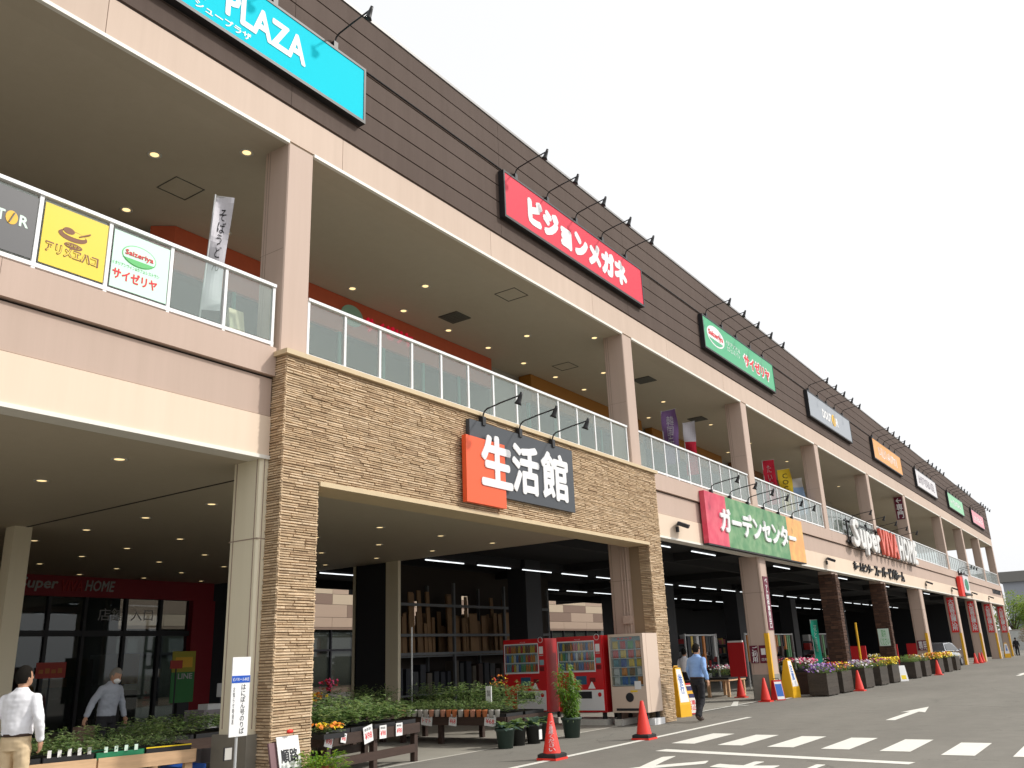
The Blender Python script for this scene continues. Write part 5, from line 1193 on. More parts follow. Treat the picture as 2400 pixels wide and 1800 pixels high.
def person(label, loc, rz, shirt, trousers, hair, lean=(0,0), head=(0,0,0), LK=None, LA=None, RK=None, RA=None, LE=None, LW=None, RE=None, RW=None, hunch=0.0, mask=False, H=1.72, belly=1.0, tail=False, group=None, belt=True, kids=True):
    t = thing('person', label, 'person', loc, rz, group); t.scale = (H/1.72,)*3
    sh = Vector((lean[0], lean[1], 0)); V_ = Vector
    pel = V_((0,0,0.93)); che = V_((0,0,1.26)) + sh*0.7; shl = V_((-0.175,0,1.372)) + sh; shr = V_((0.175,0,1.372)) + sh; nk = V_((0,0.0,1.46)) + sh; hd = V_((0,0.02+hunch,1.605 - hunch*0.5)) + sh*1.15
    J = dict(LK=LK or (-0.10,0.02,0.50), LA=LA or (-0.105,-0.02,0.08), RK=RK or (0.10,0.02,0.50), RA=RA or (0.105,-0.02,0.08), LE=LE or (-0.25,-0.03,1.13), LW=LW or (-0.25,0.03,0.89), RE=RE or (0.25,-0.03,1.13), RW=RW or (0.25,0.03,0.89))
    J = {k: V_(v) for k, v in J.items()}
    Th = Matrix.Rotation(head[2],4,'Z') @ Matrix.Rotation(head[0],4,'X') @ Matrix.Rotation(head[1],4,'Y')
    # the body: one continuous skin from head to feet
    b = MB()
    b.loft([(0,0,0.86,0.12,0.085),(0,0,0.95,0.135,0.09),(sh.x*0.3,sh.y*0.3,1.10,0.12,0.08),(che.x,che.y,1.26,0.14,0.09),(sh.x,sh.y,1.38,0.15,0.08),(sh.x,sh.y,1.44,0.06,0.055)])
    cap(b, nk-ZP*0.05, hd-ZP*0.04, 0.055, 0.052)
    b.ell(hd, (0.077,0.095,0.118), 16, 12, 0, Th); b.ell(hd + Th @ V_((0,0.035,-0.055)), (0.055,0.06,0.062), 12, 8, 0, Th)
    b.ell(hd + Th @ V_((0,0.102,-0.02)), (0.014,0.018,0.024), 8, 6, 0, Th)
    for s in (-1, 1): b.ell(hd + Th @ V_((s*0.080,-0.008,-0.012)), (0.012,0.020,0.033), 8, 6, 0, Th)
    for S, s0 in (('L', shl), ('R', shr)):
        e, w = J[S+'E'], J[S+'W']; sg = -1 if S == 'L' else 1
        cap(b, s0, e, 0.045, 0.036); cap(b, e, w, 0.036, 0.026)
        f = (w-e).normalized(); side = V_((sg,0,0)) - f*f.x*sg; side.normalize(); fr = f.cross(side)
        if fr.y < 0: fr = -fr
        pc = w + f*0.05; b.ell(pc, (0.022,0.040,0.052), 10, 8, 0, Matrix((( side.x,fr.x,f.x,0),(side.y,fr.y,f.y,0),(side.z,fr.z,f.z,0),(0,0,0,1))))
        for k, (dy, ln) in enumerate(((0.030,0.062),(0.010,0.072),(-0.011,0.067),(-0.030,0.052))):
            a0 = w + f*0.085 + fr*dy; a1 = a0 + f*ln*0.55 - side*0.010; a2 = a1 + f*ln*0.45 - side*0.026
            b.tube([a0-f*0.02, a0, a1, a2], [0.010,0.010,0.009,0.007], 7)
        th0 = w + f*0.03 + fr*0.034; b.tube([th0-fr*0.01, th0 + fr*0.020 + f*0.025, th0 + fr*0.024 + f*0.055 - side*0.01], [0.012,0.011,0.008], 7)
    for S, hx in (('L', -0.09), ('R', 0.09)):
        k_, a_ = J[S+'K'], J[S+'A']; cap(b, (hx,0,0.88), k_, 0.075, 0.048); cap(b, k_, a_, 0.048, 0.036)
        cap(b, a_ - ZP*0.03, a_ + V_((0,0.13,-0.045)), 0.034, 0.026)
    remesh(b, 'body', ['skin'], 0.0085, t, 3)
    mb = MB()
    for s in (-1, 1): mb.ell(hd + Th @ V_((s*0.032,0.090,0.008)), (0.012,0.006,0.007), 8, 6, 0, Th)
    mb.build('eyes', 'eye_dark', t, True, world=False)
    if mask: MB().ell(hd + Th @ V_((0,0.062,-0.062)), (0.064,0.058,0.055), 12, 8, 0, Th).build('face_mask', 'pure_white', t, True, world=False)
    else: MB().ell(hd + Th @ V_((0,0.088,-0.062)), (0.024,0.008,0.008), 8, 6, 0, Th).build('mouth', 'lip', t, True, world=False)
    # hair: a cap that leaves the face free
    h = MB(); h.ell((0,0,0), (0.088,0.106,0.128), 26, 20)
    keep = [f_ for f_ in h.f if all((h.v[i][1] < 0.030 and h.v[i][2] > -0.085 + max(0, h.v[i][1]+0.03)*0.9) or h.v[i][2] > 0.058 for i in f_)]
    h.f = keep; h.m = [0]*len(keep); h.v = [tuple(hd + V_((0,-0.004,0.006)) + Th @ V_(p)) for p in h.v]
    from mathutils import noise as _n
    h.v = [tuple(V_(p) + (V_(p)-hd).normalized()*0.006*_n.noise(V_(p)*38)) for p in h.v]
    h.build('hair', hair, t, True, world=False)
    # shirt
    s = MB(); z_ = 0.90 if tail else 0.955
    s.loft([(0,0.0,z_,0.172,0.125*belly),(0,0,1.02,0.176,0.130*belly),(sh.x*0.4,sh.y*0.4,1.12,0.180,0.132*belly),(che.x,che.y,1.24,0.196,0.130),(sh.x,sh.y-0.005,1.35,0.205,0.118),(sh.x,sh.y-0.008,1.415,0.165,0.095),(sh.x,sh.y,1.45,0.095,0.078),(sh.x,sh.y+hunch*0.4,1.49,0.066,0.066)])
    for S, s0 in (('L', shl), ('R', shr)):
        e, w = J[S+'E'], J[S+'W']; cap(s, s0-ZP*0.012, e, 0.070, 0.060); cap(s, e, e.lerp(w, 0.93), 0.060, 0.046)
    sho = remesh(s, 'shirt', [shirt], 0.011, t, 4, 0.010)
    # trousers, belt, shoes
    p = MB(); p.loft([(0,0,0.80,0.165,0.115),(0,0,0.90,0.176,0.128),(0,0,0.985,0.165,0.118*max(1,belly*0.95))])
    for S, hx in (('L', -0.088), ('R', 0.088)):
        k_, a_ = J[S+'K'], J[S+'A']; cap(p, (hx,0,0.84), k_, 0.098, 0.076); cap(p, k_, a_ - ZP*0.0, 0.076, 0.068)
    remesh(p, 'trousers', [trousers], 0.011, t, 4, 0.009)
    if belt:
        mb = MB(); mb.loft([(0,0,0.955,0.177,0.131*max(1,belly*0.97)),(0,0,0.985,0.175,0.129*max(1,belly*0.97))]); mb.build('belt', 'leather', t, True, world=False)
    for S in 'LR':
        a_ = J[S+'A']; q = MB(); q.ell(a_ + V_((0,0.055,-0.045)), (0.048,0.135,0.035), 12, 8); q.ell(a_ + V_((0,-0.01,-0.02)), (0.045,0.06,0.055), 12, 8)
        remesh(q, 'shoe', ['leather'], 0.010, t, 2)
    return t
person('man in white shirt and khaki trousers seen from behind at the timber table', (5.60, 11.15, 0.0), R(-58), 'shirt_white', 'khaki', 'hair_dark', head=(0.10,0,R(-22)), LE=(-0.27,-0.05,1.13), LW=(-0.29,0.02,0.90), RE=(0.28,-0.06,1.14), RW=(0.27,0.03,0.90), H=1.76, belly=1.08)
person('grey haired man in grey shirt and white face mask deep in the porch', (9.15, 15.2, 0.0), R(-168), 'shirt_grey', 'black_cloth', 'hair_grey', lean=(0.02,0.07), head=(-0.42,0,R(12)), hunch=0.06, mask=True, LE=(-0.26,0.05,1.12), LW=(-0.30,0.10,0.90), RE=(0.31,-0.02,1.14), RW=(0.42,0.0,0.94), H=1.76, tail=True, belt=False)
person('man in light blue shirt and black trousers walking along the edge line', (20.75, 9.1, 0.0), R(-98), 'shirt_blue', 'black_cloth', 'hair_dark', lean=(0.02,0.03), head=(0.05,0,R(-10)), LK=(-0.10,0.14,0.50), LA=(-0.09,0.10,0.09), RK=(0.10,-0.02,0.49), RA=(0.10,-0.26,0.15), LE=(-0.26,0.06,1.14), LW=(-0.27,0.18,0.93), RE=(0.29,-0.12,1.16), RW=(0.36,-0.14,0.93), H=1.79)
person('man in white shirt and dark trousers in the hall beyond the stone pier', (28.2, 12.75, 0.0), R(-95), 'shirt_white', 'black_cloth', 'hair_dark', H=1.70)
person('person in dark clothes standing with the bicycle past the end column', (98.6, 10.1, 0.0), R(-100), 'black_cloth', 'black_cloth', 'hair_dark', H=1.66)

t = thing('shopping_bag', 'brown paper shopping bag hanging from the masked man\'s hand', 'bag', (8.72, 15.12, 0.45))
MB().box(8.56,15.05,0.45,8.88,15.19,0.80).build('bag', mat('kraft', (0.16,0.10,0.075), 0.8), t); MB().tube([(8.66,15.12,0.80),(8.69,15.12,0.88),(8.75,15.12,0.88),(8.78,15.12,0.80)], 0.006, 6).build('handle', 'kraft', t)
# bicycle
t = thing('bicycle', 'bicycle beside the person in dark clothes past the end column', 'bicycle', (99.7, 10.35, 0), R(20))
for x in (-0.52, 0.52):
    w_ = MB(); w_.tube([(x+0.33*math.cos(i*math.pi/12), 0, 0.34+0.33*math.sin(i*math.pi/12)) for i in range(25)], 0.018, 6); o = w_.build('wheel', 'rubber', t, True, world=False)
    sp = MB()
    for i in range(8): sp.tube([(x,0,0.34),(x+0.32*math.cos(i*math.pi/4),0,0.34+0.32*math.sin(i*math.pi/4))], 0.003, 4)
    sp.build('spokes', 'galvanised', o, world=False)
mb = MB()
for a, b_ in (((-0.52,0,0.34),(-0.12,0,0.30)),((-0.12,0,0.30),(-0.22,0,0.82)),((-0.52,0,0.34),(-0.2,0,0.75)),((-0.2,0,0.72),(0.36,0,0.80)),((-0.12,0,0.30),(0.36,0,0.74)),((0.52,0,0.34),(0.34,0,0.98))): mb.tube([a,b_], 0.016, 6)
mb.build('frame', 'galvanised', t, world=False); MB().ell((-0.23,0,0.86),(0.13,0.07,0.03)).build('saddle', 'rubber', t, True, world=False)
MB().tube([(0.2,-0.26,1.02),(0.32,-0.2,1.04),(0.35,0,1.0),(0.32,0.2,1.04),(0.2,0.26,1.02)], 0.013, 6).build('handlebar', 'galvanised', t, world=False); MB().box(0.42,-0.16,0.72,0.70,0.16,0.95).build('basket', 'dark_steel', t, world=False)
# ================================================================== silver car coming out between the columns
mat('car_silver', (0.50,0.51,0.53), 0.22, metal=0.7, spec=0.6); mat('car_glass', (0.01,0.012,0.014), 0.05, spec=0.6); mat('headlamp', (0.6,0.62,0.65), 0.1); mat('tyre', (0.012,0.012,0.012), 0.85); mat('rim_alloy', (0.4,0.4,0.42), 0.3, metal=0.8)
t = thing('car', 'silver hatchback nosing out between the columns behind the planters', 'car', (66.1, 11.25, 0), R(-8))
prof = [(-1.95,0.35,0.55,0.70),(-1.98,0.45,0.80,0.74),(-1.9,0.5,1.05,0.78),(-1.2,0.3,1.02,0.82),(0.2,0.28,0.98,0.84),(1.0,0.28,0.93,0.83),(1.5,0.3,0.84,0.78),(1.85,0.34,0.70,0.68),(1.98,0.40,0.58,0.55)]
mb = MB(); n = 14
for x, z0, z1, hw in prof:
    for j in range(n):
        a = 2*math.pi*j/n; cy = math.copysign(abs(math.cos(a))**0.45, math.cos(a))*hw; cz = (z0+z1)/2 + math.copysign(abs(math.sin(a))**0.5, math.sin(a))*(z1-z0)/2
        mb.v.append((x, cy, cz))
for i in range(len(prof)-1):
    for j in range(n): mb.f.append((i*n+j, (i+1)*n+j, (i+1)*n+(j+1) % n, i*n+(j+1) % n)); mb.m.append(0)
mb.f += [tuple(range(n)), tuple(reversed([(len(prof)-1)*n+j for j in range(n)]))]; mb.m += [0, 0]
mb.build('body', 'car_silver', t, True, world=False)
def cab(y): k = 0.62; return [(-1.7,y,1.0),(-1.35,y*k/0.78,1.48),(-0.1,y*k/0.78,1.53),(0.45,y*k/0.78,1.45),(1.15,y,0.95)]
a, b = cab(-0.78), cab(0.78); mb = MB(); mb.add(a+b, [(0,1,2,3,4)[::-1],(5,6,7,8,9),(0,5,6,1),(1,6,7,2),(2,7,8,3),(3,8,9,4),(4,9,5,0)]); mb.build('cabin', 'car_silver', t, world=False)
def lerp3(p, q, u): return tuple(p[i]+(q[i]-p[i])*u for i in range(3))
ws = [lerp3(a[3],a[4],0.06), lerp3(b[3],b[4],0.06), lerp3(b[3],b[4],0.94), lerp3(a[3],a[4],0.94)]
MB().add([(x+0.012,y*0.93,z+0.012) for x,y,z in ws], [(0,3,2,1)]).build('windshield', 'car_glass', t, world=False)
for s, c in ((-1,a),(1,b)):
    MB().add([(x,y+s*0.012,z) for x,y,z in ((-1.25,c[1][1]+s*0.02,1.42),(-0.1,c[2][1]+s*0.01,1.46),(0.40,c[3][1]+s*0.01,1.40),(0.95,c[4][1],1.02),(-1.45,c[0][1],1.04))], [(0,1,2,3,4) if s < 0 else (4,3,2,1,0)]).build('side_window', 'car_glass', t, world=False)
    MB().ell((1.72, s*0.55, 0.70), (0.16,0.13,0.075)).build('headlight', 'headlamp', t, True, world=False); MB().ell((0.75, s*0.92, 1.03), (0.07,0.09,0.06)).build('door_mirror', 'car_silver', t, True, world=False)
    for x in (-1.25, 1.25):
        o = MB().tube([(x, s*0.62, 0.30), (x, s*0.80, 0.30)], 0.30, 20).build('wheel', 'tyre', t, world=False); MB().tube([(x, s*0.78, 0.30), (x, s*0.815, 0.30)], 0.19, 16).build('rim', 'rim_alloy', o, world=False)
MB().box(1.90,-0.45,0.30,2.0,0.45,0.46).build('grille', 'rubber', t, world=False); MB().box(1.98,-0.17,0.44,2.01,0.17,0.54).build('number_plate', 'pure_white', t, world=False)

# ================================================================== inside the hall
mat('lumber', (0.27,0.165,0.085), 0.75, var=0.18, scale=3, stretch=(6,6,0.6), rnd=0.25)
t = thing('lumber_rack', 'grey steel rack holding upright timber under the hall ceiling', 'rack', (22.2, 20.0, 0)); mat('rack_grey', (0.16,0.17,0.18), 0.5)
for z in (3.45, 2.45, 1.84): MB().box(21.9, 19.95, z, 31.2, 20.05, z+0.09).build('beam', 'rack_grey', t)
for x in (21.9, 24.9, 28.0, 31.1):
    for y in (19.96, 21.2): MB().box(x, y, 0, x+0.09, y+0.09, 4.3).build('upright', 'rack_grey', t)
MB().box(21.9, 20.06, 1.78, 31.2, 21.3, 1.83).build('shelf', 'rack_grey', t); MB().box(21.9, 20.06, 0.55, 31.2, 21.3, 0.60).build('shelf', 'rack_grey', t)
for xa, xb, za_, zb_ in ((21.9,24.25,0,5.0),(24.25,24.75,0,2.9),(24.25,24.75,3.75,5.0),(24.75,27.2,0,5.0),(27.2,27.65,0,2.5),(27.65,33.5,0,5.0),(27.2,27.65,4.1,5.0)):
    MB().box(xa, 21.42, za_, xb, 21.46, zb_).build('back_panel', mat('dark_backing', (0.05,0.04,0.032), 0.8), t)  # dark sheets added to keep the depth behind the timber dark
rr = random.Random(31); pm = [MB().box(0,0,0,w_,0.05,1.0).mesh('timber_plank','lumber') for w_ in (0.10,0.14,0.19,0.24)]
for x, yl in [(22.05, 0.12), (22.1, 0.45)]:
  while x < 30.9:
    if 24.2 < x < 24.8 or 27.2 < x < 27.7: x += 0.2; continue
    i = rr.randrange(4); o = bpy.data.objects.new('timber_plank', pm[i]); COL.objects.link(o); o.location = (x, 20.10+yl+rr.uniform(0,0.15), 1.835)
    o.scale = (1, 1, rr.choice([1.3,1.4,1.5,1.3,1.0,2.1]) + rr.uniform(-0.1,0.1)); o.rotation_euler = (R(-rr.uniform(1,4)), 0, 0)
    tag(o, 'upright brown timber plank standing in the steel rack', 'plank', 'planks standing in the lumber rack'); x += (0.10,0.14,0.19,0.24)[i] + rr.uniform(0.002,0.02)
x = 22.2; hm = [MB().box(0,0,0,0.3,0.4,0.9).mesh('tool_box', mat('goods_%d' % k, c, 0.6)) for k, c in enumerate([(0.032,0.036,0.046),(0.06,0.035,0.03),(0.05,0.055,0.06),(0.11,0.095,0.075)])]
while x < 30.8:
    o = bpy.data.objects.new('goods_box', hm[rr.randrange(4)]); COL.objects.link(o); o.location = (x, 20.15, 0.605); o.scale = (rr.uniform(0.6,1.0), 1, rr.uniform(0.7,1.15)); tag(o, 'dim boxed goods on the low shelf of the lumber rack', 'box', 'boxed goods on the rack'); x += 0.36
t = thing('thin_post', 'thin white post standing among the plants under the porch', 'post', (15.87, 14.0, 0)); MB().tube([(15.87,14,0),(15.87,14,2.42)], 0.02, 8).build('post', 'galvanised', t); MB().tube([(15.87,14,0),(15.87,14,0.03)], 0.16, 12).build('base', 'dark_steel', t)

def stand(label, x, y, w, d, h, bl, wood='stained_wood', n=60, hh=0.4):
    t = thing('flower_stand', label, 'stand', (x, y, 0))
    MB().box(x-w/2,y-d/2,h-0.05,x+w/2,y+d/2,h).build('top_board', wood, t)
    for a in (-w/2+0.1, w/2-0.1):
        for b_ in (-d/2+0.08, d/2-0.08): MB().box(x+a-0.05,y+b_-0.05,0,x+a+0.05,y+b_+0.05,h-0.05).build('leg', wood, t)
    f = flowers('mixed flowers displayed on the ' + label, (x, y, h), w, d, hh, n, bl, nb=n*2, r_=0.035); return t
stand('raw timber stand beside the red board', 32.0, 12.9, 1.7, 0.9, 0.60, ['bloom_white','bloom_lilac','bloom_pink','bloom_white'], 'raw_wood', 70)
stand('dark stand behind the green flag', 37.0, 11.9, 2.2, 1.0, 0.65, ['bloom_pink','bloom_white','bloom_red'], n=80, hh=0.45)
stand('dark stand between the first brick pier and the hall', 41.2, 12.3, 2.4, 1.0, 0.6, ['bloom_magenta','bloom_white'], n=70, hh=0.4)
stand('dark stand left of the walking men', 25.2, 13.6, 2.4, 1.2, 0.6, ['bloom_purple','bloom_red','bloom_white'], n=90, hh=0.6)
stand('dark stand past the second brick pier', 51.0, 12.0, 2.4, 1.0, 0.6, ['bloom_yellow','bloom_white'], n=70)
# hanging rails of tools and bags in the garden section
for k, (x, y) in enumerate(((39.5, 14.2), (44.0, 14.6), (35.0, 15.0), (50.5, 14.4))):
    t = thing('goods_rail', ('steel rail of hanging goods behind the first brick pier', 'steel rail of hanging goods between the brick piers', 'steel rail of hanging goods behind the column with yellow guard', 'steel rail of hanging goods past the brick piers')[k], 'rail', (x, y, 0))
    for a in (-1.6, 1.6): MB().box(x+a-0.03,y-0.03,0,x+a+0.03,y+0.03,2.3).build('upright', 'galvanised', t)
    MB().box(x-1.6,y-0.02,2.22,x+1.6,y+0.02,2.27).build('crossbar', 'galvanised', t)
    rr = random.Random(k); q = x-1.45
    while q < x+1.4:
        w_ = rr.uniform(0.12,0.3); h_ = rr.uniform(0.5,1.3); m_ = rr.choice(['goods_0','goods_1','goods_2','goods_3','can_1','can_4','can_6','can_3'])
        MB().box(q, y-0.05, 2.2-h_, q+w_, y+0.05, 2.2).build('hanging_bag', m_, t); q += w_ + rr.uniform(0.03,0.15)
for x, y, lab in ((53.2, 11.6, 'plain red upright board behind the second brick pier'), (44.6, 11.2, 'plain red upright board between the brick piers'), (63.0, 12.4, 'plain red upright board behind the silver car')):
    t = thing('red_board', lab, 'board', (x, y, 0)); MB().box(x-0.05,y-0.35,0.1,x+0.05,y+0.35,1.55).build('board', 'red_paint', t); MB().box(x-0.2,y-0.3,0,x+0.2,y+0.3,0.1).build('base', 'rubber', t)
t = thing('yellow_post', 'slim yellow and black post between the brick piers', 'post', (43.6, 10.9, 0)); MB().tube([(43.6,10.9,0),(43.6,10.9,2.6)], 0.05, 8).build('post', 'sign_yellow', t); MB().tube([(43.6,10.9,0),(43.6,10.9,0.04)], 0.2, 12).build('base', 'rubber', t)
# shelving farther back
rr = random.Random(77)
for k, (x, y) in enumerate([(36+6*i, 24.0) for i in range(6)] + [(45+7*i, 19.5) for i in range(4)]):
    t = thing('store_shelf', 'dim stocked shelf unit in the depth of the hall', 'shelf', (x, y, 0), group='shelf units in the depth of the hall')
    MB().box(x-2.4,y+0.2,0,x+2.4,y+0.25,2.4).build('back_panel', 'dark_steel', t)
    for z in (0.15, 0.75, 1.35, 1.95):
        MB().box(x-2.4,y-0.3,z,x+2.4,y+0.2,z+0.04).build('shelf_board', 'rack_grey', t); q = x-2.3
        while q < x+2.1:
            w_ = rr.uniform(0.2,0.5); MB().box(q,y-0.28,z+0.04,q+w_,y+0.15,z+rr.uniform(0.25,0.52)).build('stock', rr.choice(['goods_0','goods_1','goods_2','goods_3','can_4','can_0','can_1']), t); q += w_+0.03
# under the porch: entrance furniture
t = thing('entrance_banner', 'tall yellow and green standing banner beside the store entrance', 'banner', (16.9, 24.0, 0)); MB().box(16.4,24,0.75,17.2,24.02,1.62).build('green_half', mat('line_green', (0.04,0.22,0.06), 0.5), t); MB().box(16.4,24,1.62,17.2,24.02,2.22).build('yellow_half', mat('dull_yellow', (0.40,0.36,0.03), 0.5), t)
text(t, 'LINE', (16.62, 23.999, 1.42), FACE_S, 0.5, 0.16, 'dim_white', 0.02, 0.004); MB().box(16.6,23.9,0,17.0,24.1,0.75).build('stand', 'dark_steel', t); MB().box(16.5,23.995,1.75,17.1,23.999,2.05).build('panel', 'bean_orange', t)
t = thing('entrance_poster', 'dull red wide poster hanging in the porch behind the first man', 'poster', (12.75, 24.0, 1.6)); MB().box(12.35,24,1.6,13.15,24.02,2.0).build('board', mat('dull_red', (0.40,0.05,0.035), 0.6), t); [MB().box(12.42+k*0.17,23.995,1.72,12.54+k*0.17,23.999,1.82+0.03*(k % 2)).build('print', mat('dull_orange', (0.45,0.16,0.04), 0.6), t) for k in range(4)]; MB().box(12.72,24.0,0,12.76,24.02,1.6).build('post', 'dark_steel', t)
t = thing('entrance_poster', 'small red sign on a post left of the entrance banner', 'poster', (16.0, 23.2, 1.7)); MB().box(15.8,23.2,1.72,16.2,23.22,1.95).build('board', 'dull_red', t); MB().box(15.98,23.2,0,16.02,23.22,1.72).build('post', 'dark_steel', t)
for k, (x, y, z) in enumerate(((14.4, 19.0, 1.0), (14.9, 18.8, 0.85), (15.2, 19.3, 0.7))):
    o = thing('paper_notice', 'white paper notice on a stand beside the masked man', 'notice', (x, y, 0), group='paper notices on stands in the porch'); MB().box(x-0.11,y-0.005,z,x+0.11,y+0.005,z+0.32).build('sheet', 'dim_white', o); MB().box(x-0.01,y-0.004,0,x+0.01,y+0.004,z).build('post', 'dark_steel', o)
t = thing('sanitizer_table', 'small covered table with white boxes by the grey column', 'table', (11.2, 15.0, 0)); MB().box(10.8,14.7,0,11.6,15.3,0.92).build('cloth', mat('cloth_mauve', (0.22,0.20,0.21), 0.8), t); MB().box(10.95,14.8,0.92,11.25,15.1,1.02).build('box', 'dim_white', t); MB().box(10.9,14.693,0.45,11.1,14.699,0.75).build('sheet', 'card_white', t)
t = thing('blue_crate', 'blue plastic crate behind the raw timber table', 'crate', (8.25, 11.6, 0))
mb = MB(); mb.box(8.0,11.4,0,8.45,11.8,0.02); mb.box(8.0,11.4,0.02,8.02,11.8,0.36); mb.box(8.43,11.4,0.02,8.45,11.8,0.36); mb.box(8.02,11.4,0.02,8.43,11.42,0.36); mb.box(8.02,11.78,0.02,8.43,11.8,0.36); mb.build('shell', mat('crate_blue', (0.02,0.10,0.42), 0.5), t); MB().box(7.99,11.39,0.30,8.46,11.395,0.36).build('rim', 'crate_blue', t)
rr = random.Random(90)
for k in range(12):
    x = 9.0 + k*0.85; t = thing('store_display', 'dim stocked display inside the glazed store entrance', 'display', (x, 29.6, 0), group='displays inside the store entrance')
    MB().box(x-0.36,29.3,0,x+0.36,30.0,rr.uniform(0.9,1.3)).build('bin', rr.choice(['goods_1','goods_3','goods_2']), t); MB().box(x-0.3,29.25,1.3,x+0.3,29.9,rr.uniform(1.5,2.3)).build('stack', rr.choice(['can_4','can_6','lumber','goods_3','can_1']), t)
for i, x in enumerate((10.5, 13.4, 16.3, 18.4)): dup(tube_p, (x, 29.2, 4.3), 0, 'fluorescent batten inside the glazed store entrance', 'battens inside the store')

# ================================================================== wing across the courtyard
t = thing('rear_wing', 'low beige and brown panelled wing seen through the hall', 'building', (25, 42, 0)); mat('wing_cream', (0.56,0.45,0.33), 0.7); mat('wing_brown', (0.25,0.17,0.13), 0.7); mat('wing_beige', (0.46,0.34,0.26), 0.7)
MB().box(24,42.2,0,100,48,9.0).build('wall', 'wing_beige', t); rr = random.Random(12)
for i in range(19):
    x = 24 + i*4.0
    for k, (z0_, z1_) in enumerate(((3.95,4.55),(4.56,5.35),(5.36,6.0),(6.01,9.0))):
        MB().box(x+0.01+(1.3 if k == 1 else 0), 42.0, z0_+0.01, x+3.99+(1.3 if k == 1 else 0), 42.2, z1_).build('panel', (['wing_beige','wing_brown','wing_cream','wing_beige'] if i % 2 == 0 else ['wing_beige','wing_beige','wing_brown','wing_cream'])[k], t)
for i in range(38):
    w_ = MB().box(24+i*2.0+0.06,42.1,0.4,25.94+i*2.0,42.15,3.8).build('window', 'shop_glass', t); MB().box(23.95+i*2.0,42.02,0,24.05+i*2.0,42.2,3.9).build('mullion', 'store_frame', w_)
MB().box(24,42.03,2.5,100,42.19,2.62).build('transom', 'store_frame', t); MB().box(24,41.98,3.8,100,42.2,3.94).build('header', 'wing_brown', t)
sheet('courtyard_ground', 20, 30.0, 100, 42.0, 0.003, 'asphalt')

# ================================================================== trees and buildings past the far end
mat('bark', (0.09,0.06,0.04), 0.9, var=0.2); leafmat('crown_a', (0.17,0.26,0.05)); leafmat('crown_b', (0.10,0.17,0.04)); leafmat('crown_c', (0.25,0.32,0.07))
def tree(label, x, y, h, r_, seed_, n=2600):
    rr = random.Random(seed_); t = thing('broadleaf_tree', label, 'tree', (x, y, 0), group='trees past the far end of the mall')
    mb = MB(); mb.tube([(0,0,0),(0.05,0.02,h*0.25),(-0.05,0.05,h*0.5)], [0.22,0.17,0.12], 10)
    tips = []
    for k in range(7):
        a = k*0.9 + rr.uniform(-0.2,0.2); e = Vector((math.cos(a)*r_*0.7, math.sin(a)*r_*0.7, h*rr.uniform(0.55,0.85))); s = Vector((0,0,h*rr.uniform(0.22,0.45)))
        mb.tube([s, s.lerp(e,0.5)+Vector((0,0,0.2)), e], [0.10,0.06,0.02], 7); tips.append(e)
    mb.build('trunk', 'bark', t, True, world=False); c = MB(); cl = []
    for k in range(26):
        a = rr.uniform(0,6.28); u = rr.uniform(0.2,1)**0.6; cl.append((Vector((math.cos(a)*r_*u*0.85, math.sin(a)*r_*u*0.85, h*(0.62 + rr.uniform(-0.30,0.30)*(1.1-0.5*u)))), r_*rr.uniform(0.22,0.40)))
    for k in range(n):
        q, cr = cl[rr.randrange(26)]; d = Vector((rr.gauss(0,1), rr.gauss(0,1), rr.gauss(0,0.8))).normalized(); p = q + d*cr*rr.uniform(0.55,1.05)
        leaf(c, p, d + Vector((0,0,0.2)), rr.uniform(0.22,0.42), 0.22, rr.choice([0,0,1,2]), 0.3)
    tag(c.build('crown', ['crown_a','crown_b','crown_c'], t, world=False), kind='stuff'); return t
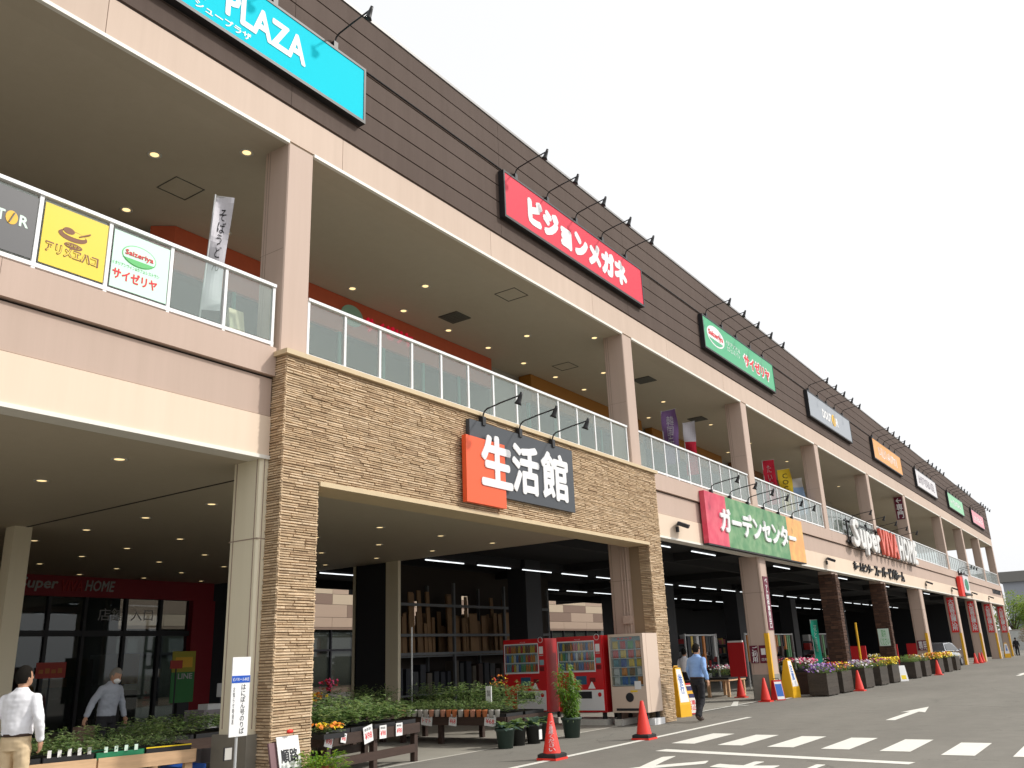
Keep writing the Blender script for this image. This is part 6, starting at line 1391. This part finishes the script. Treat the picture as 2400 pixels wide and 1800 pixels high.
for lab, x, y, h, r_ in (('bright green tree against the end of the mall', 150, 15.2, 8.6, 3.6), ('rounded green tree beside the grey distant building', 150, 11.6, 7.4, 3.4), ('green tree standing right of the far trees', 158, 6.0, 8.0, 3.8), ('darker green tree behind the row of far trees', 172, 13.2, 9.0, 4.2)): tree(lab, x, y, h, r_, int(x+y))
t = thing('low_wall', 'pale low wall with hedge below the far trees', 'wall', (140, 9, 0)); MB().box(139.8,-30,0,140.2,18,2.6).build('wall', mat('wall_pale', (0.42,0.43,0.41), 0.8, var=0.1), t); MB().box(139.75,-30,2.6,140.25,18,2.72).build('coping', 'concrete', t)
t = thing('shrub', 'rounded brownish shrub before the low pale wall', 'shrub', (122, 10.6, 0)); rr = random.Random(4); mb = MB()
for k in range(900):
    d = Vector((rr.gauss(0,1), rr.gauss(0,1), abs(rr.gauss(0,1)))).normalized(); leaf(mb, Vector((0,0,1.2)) + Vector((d.x*1.5, d.y*1.5, d.z*1.9))*rr.uniform(0.6,1.0), d, 0.3, 0.15, rr.randrange(2), 0.3)
for nme, c in (('rust_a',(0.22,0.15,0.09)),('rust_b',(0.16,0.13,0.07))): leafmat(nme, c)
tag(mb.build('foliage', ['rust_a','rust_b'], t, world=False), kind='stuff'); MB().tube([(0,0,0),(0,0,1.3)], [0.15,0.1], 8).build('trunk', 'bark', t, world=False)
t = thing('grey_building', 'large grey building with dark roofline far beyond the mall', 'building', (300, 15, 0)); mat('far_grey', (0.30,0.32,0.36), 0.7); mat('far_roof', (0.19,0.185,0.175), 0.8)
MB().box(300,-60,0,340,31,17.5).build('wall', 'far_grey', t); MB().box(299,-61,17.5,341,32,20.5).build('roof', 'far_roof', t); MB().box(299.4,-60,15.8,300,20,17.0).build('window_band', 'car_glass', t)
MB().box(299.6,22.5,10.6,300,25.8,13.4).build('sign_panel', 'white_face', t); MB().box(298.5,-60,6.0,300,31,6.6).build('canopy', mat('far_blue', (0.20,0.22,0.32), 0.7), t)
for i in range(10): MB().box(299.5, -55+i*8.2, 8.0, 300, -51+i*8.2, 9.6).build('window', 'car_glass', t)

bpy.data.scenes.remove(TMP)
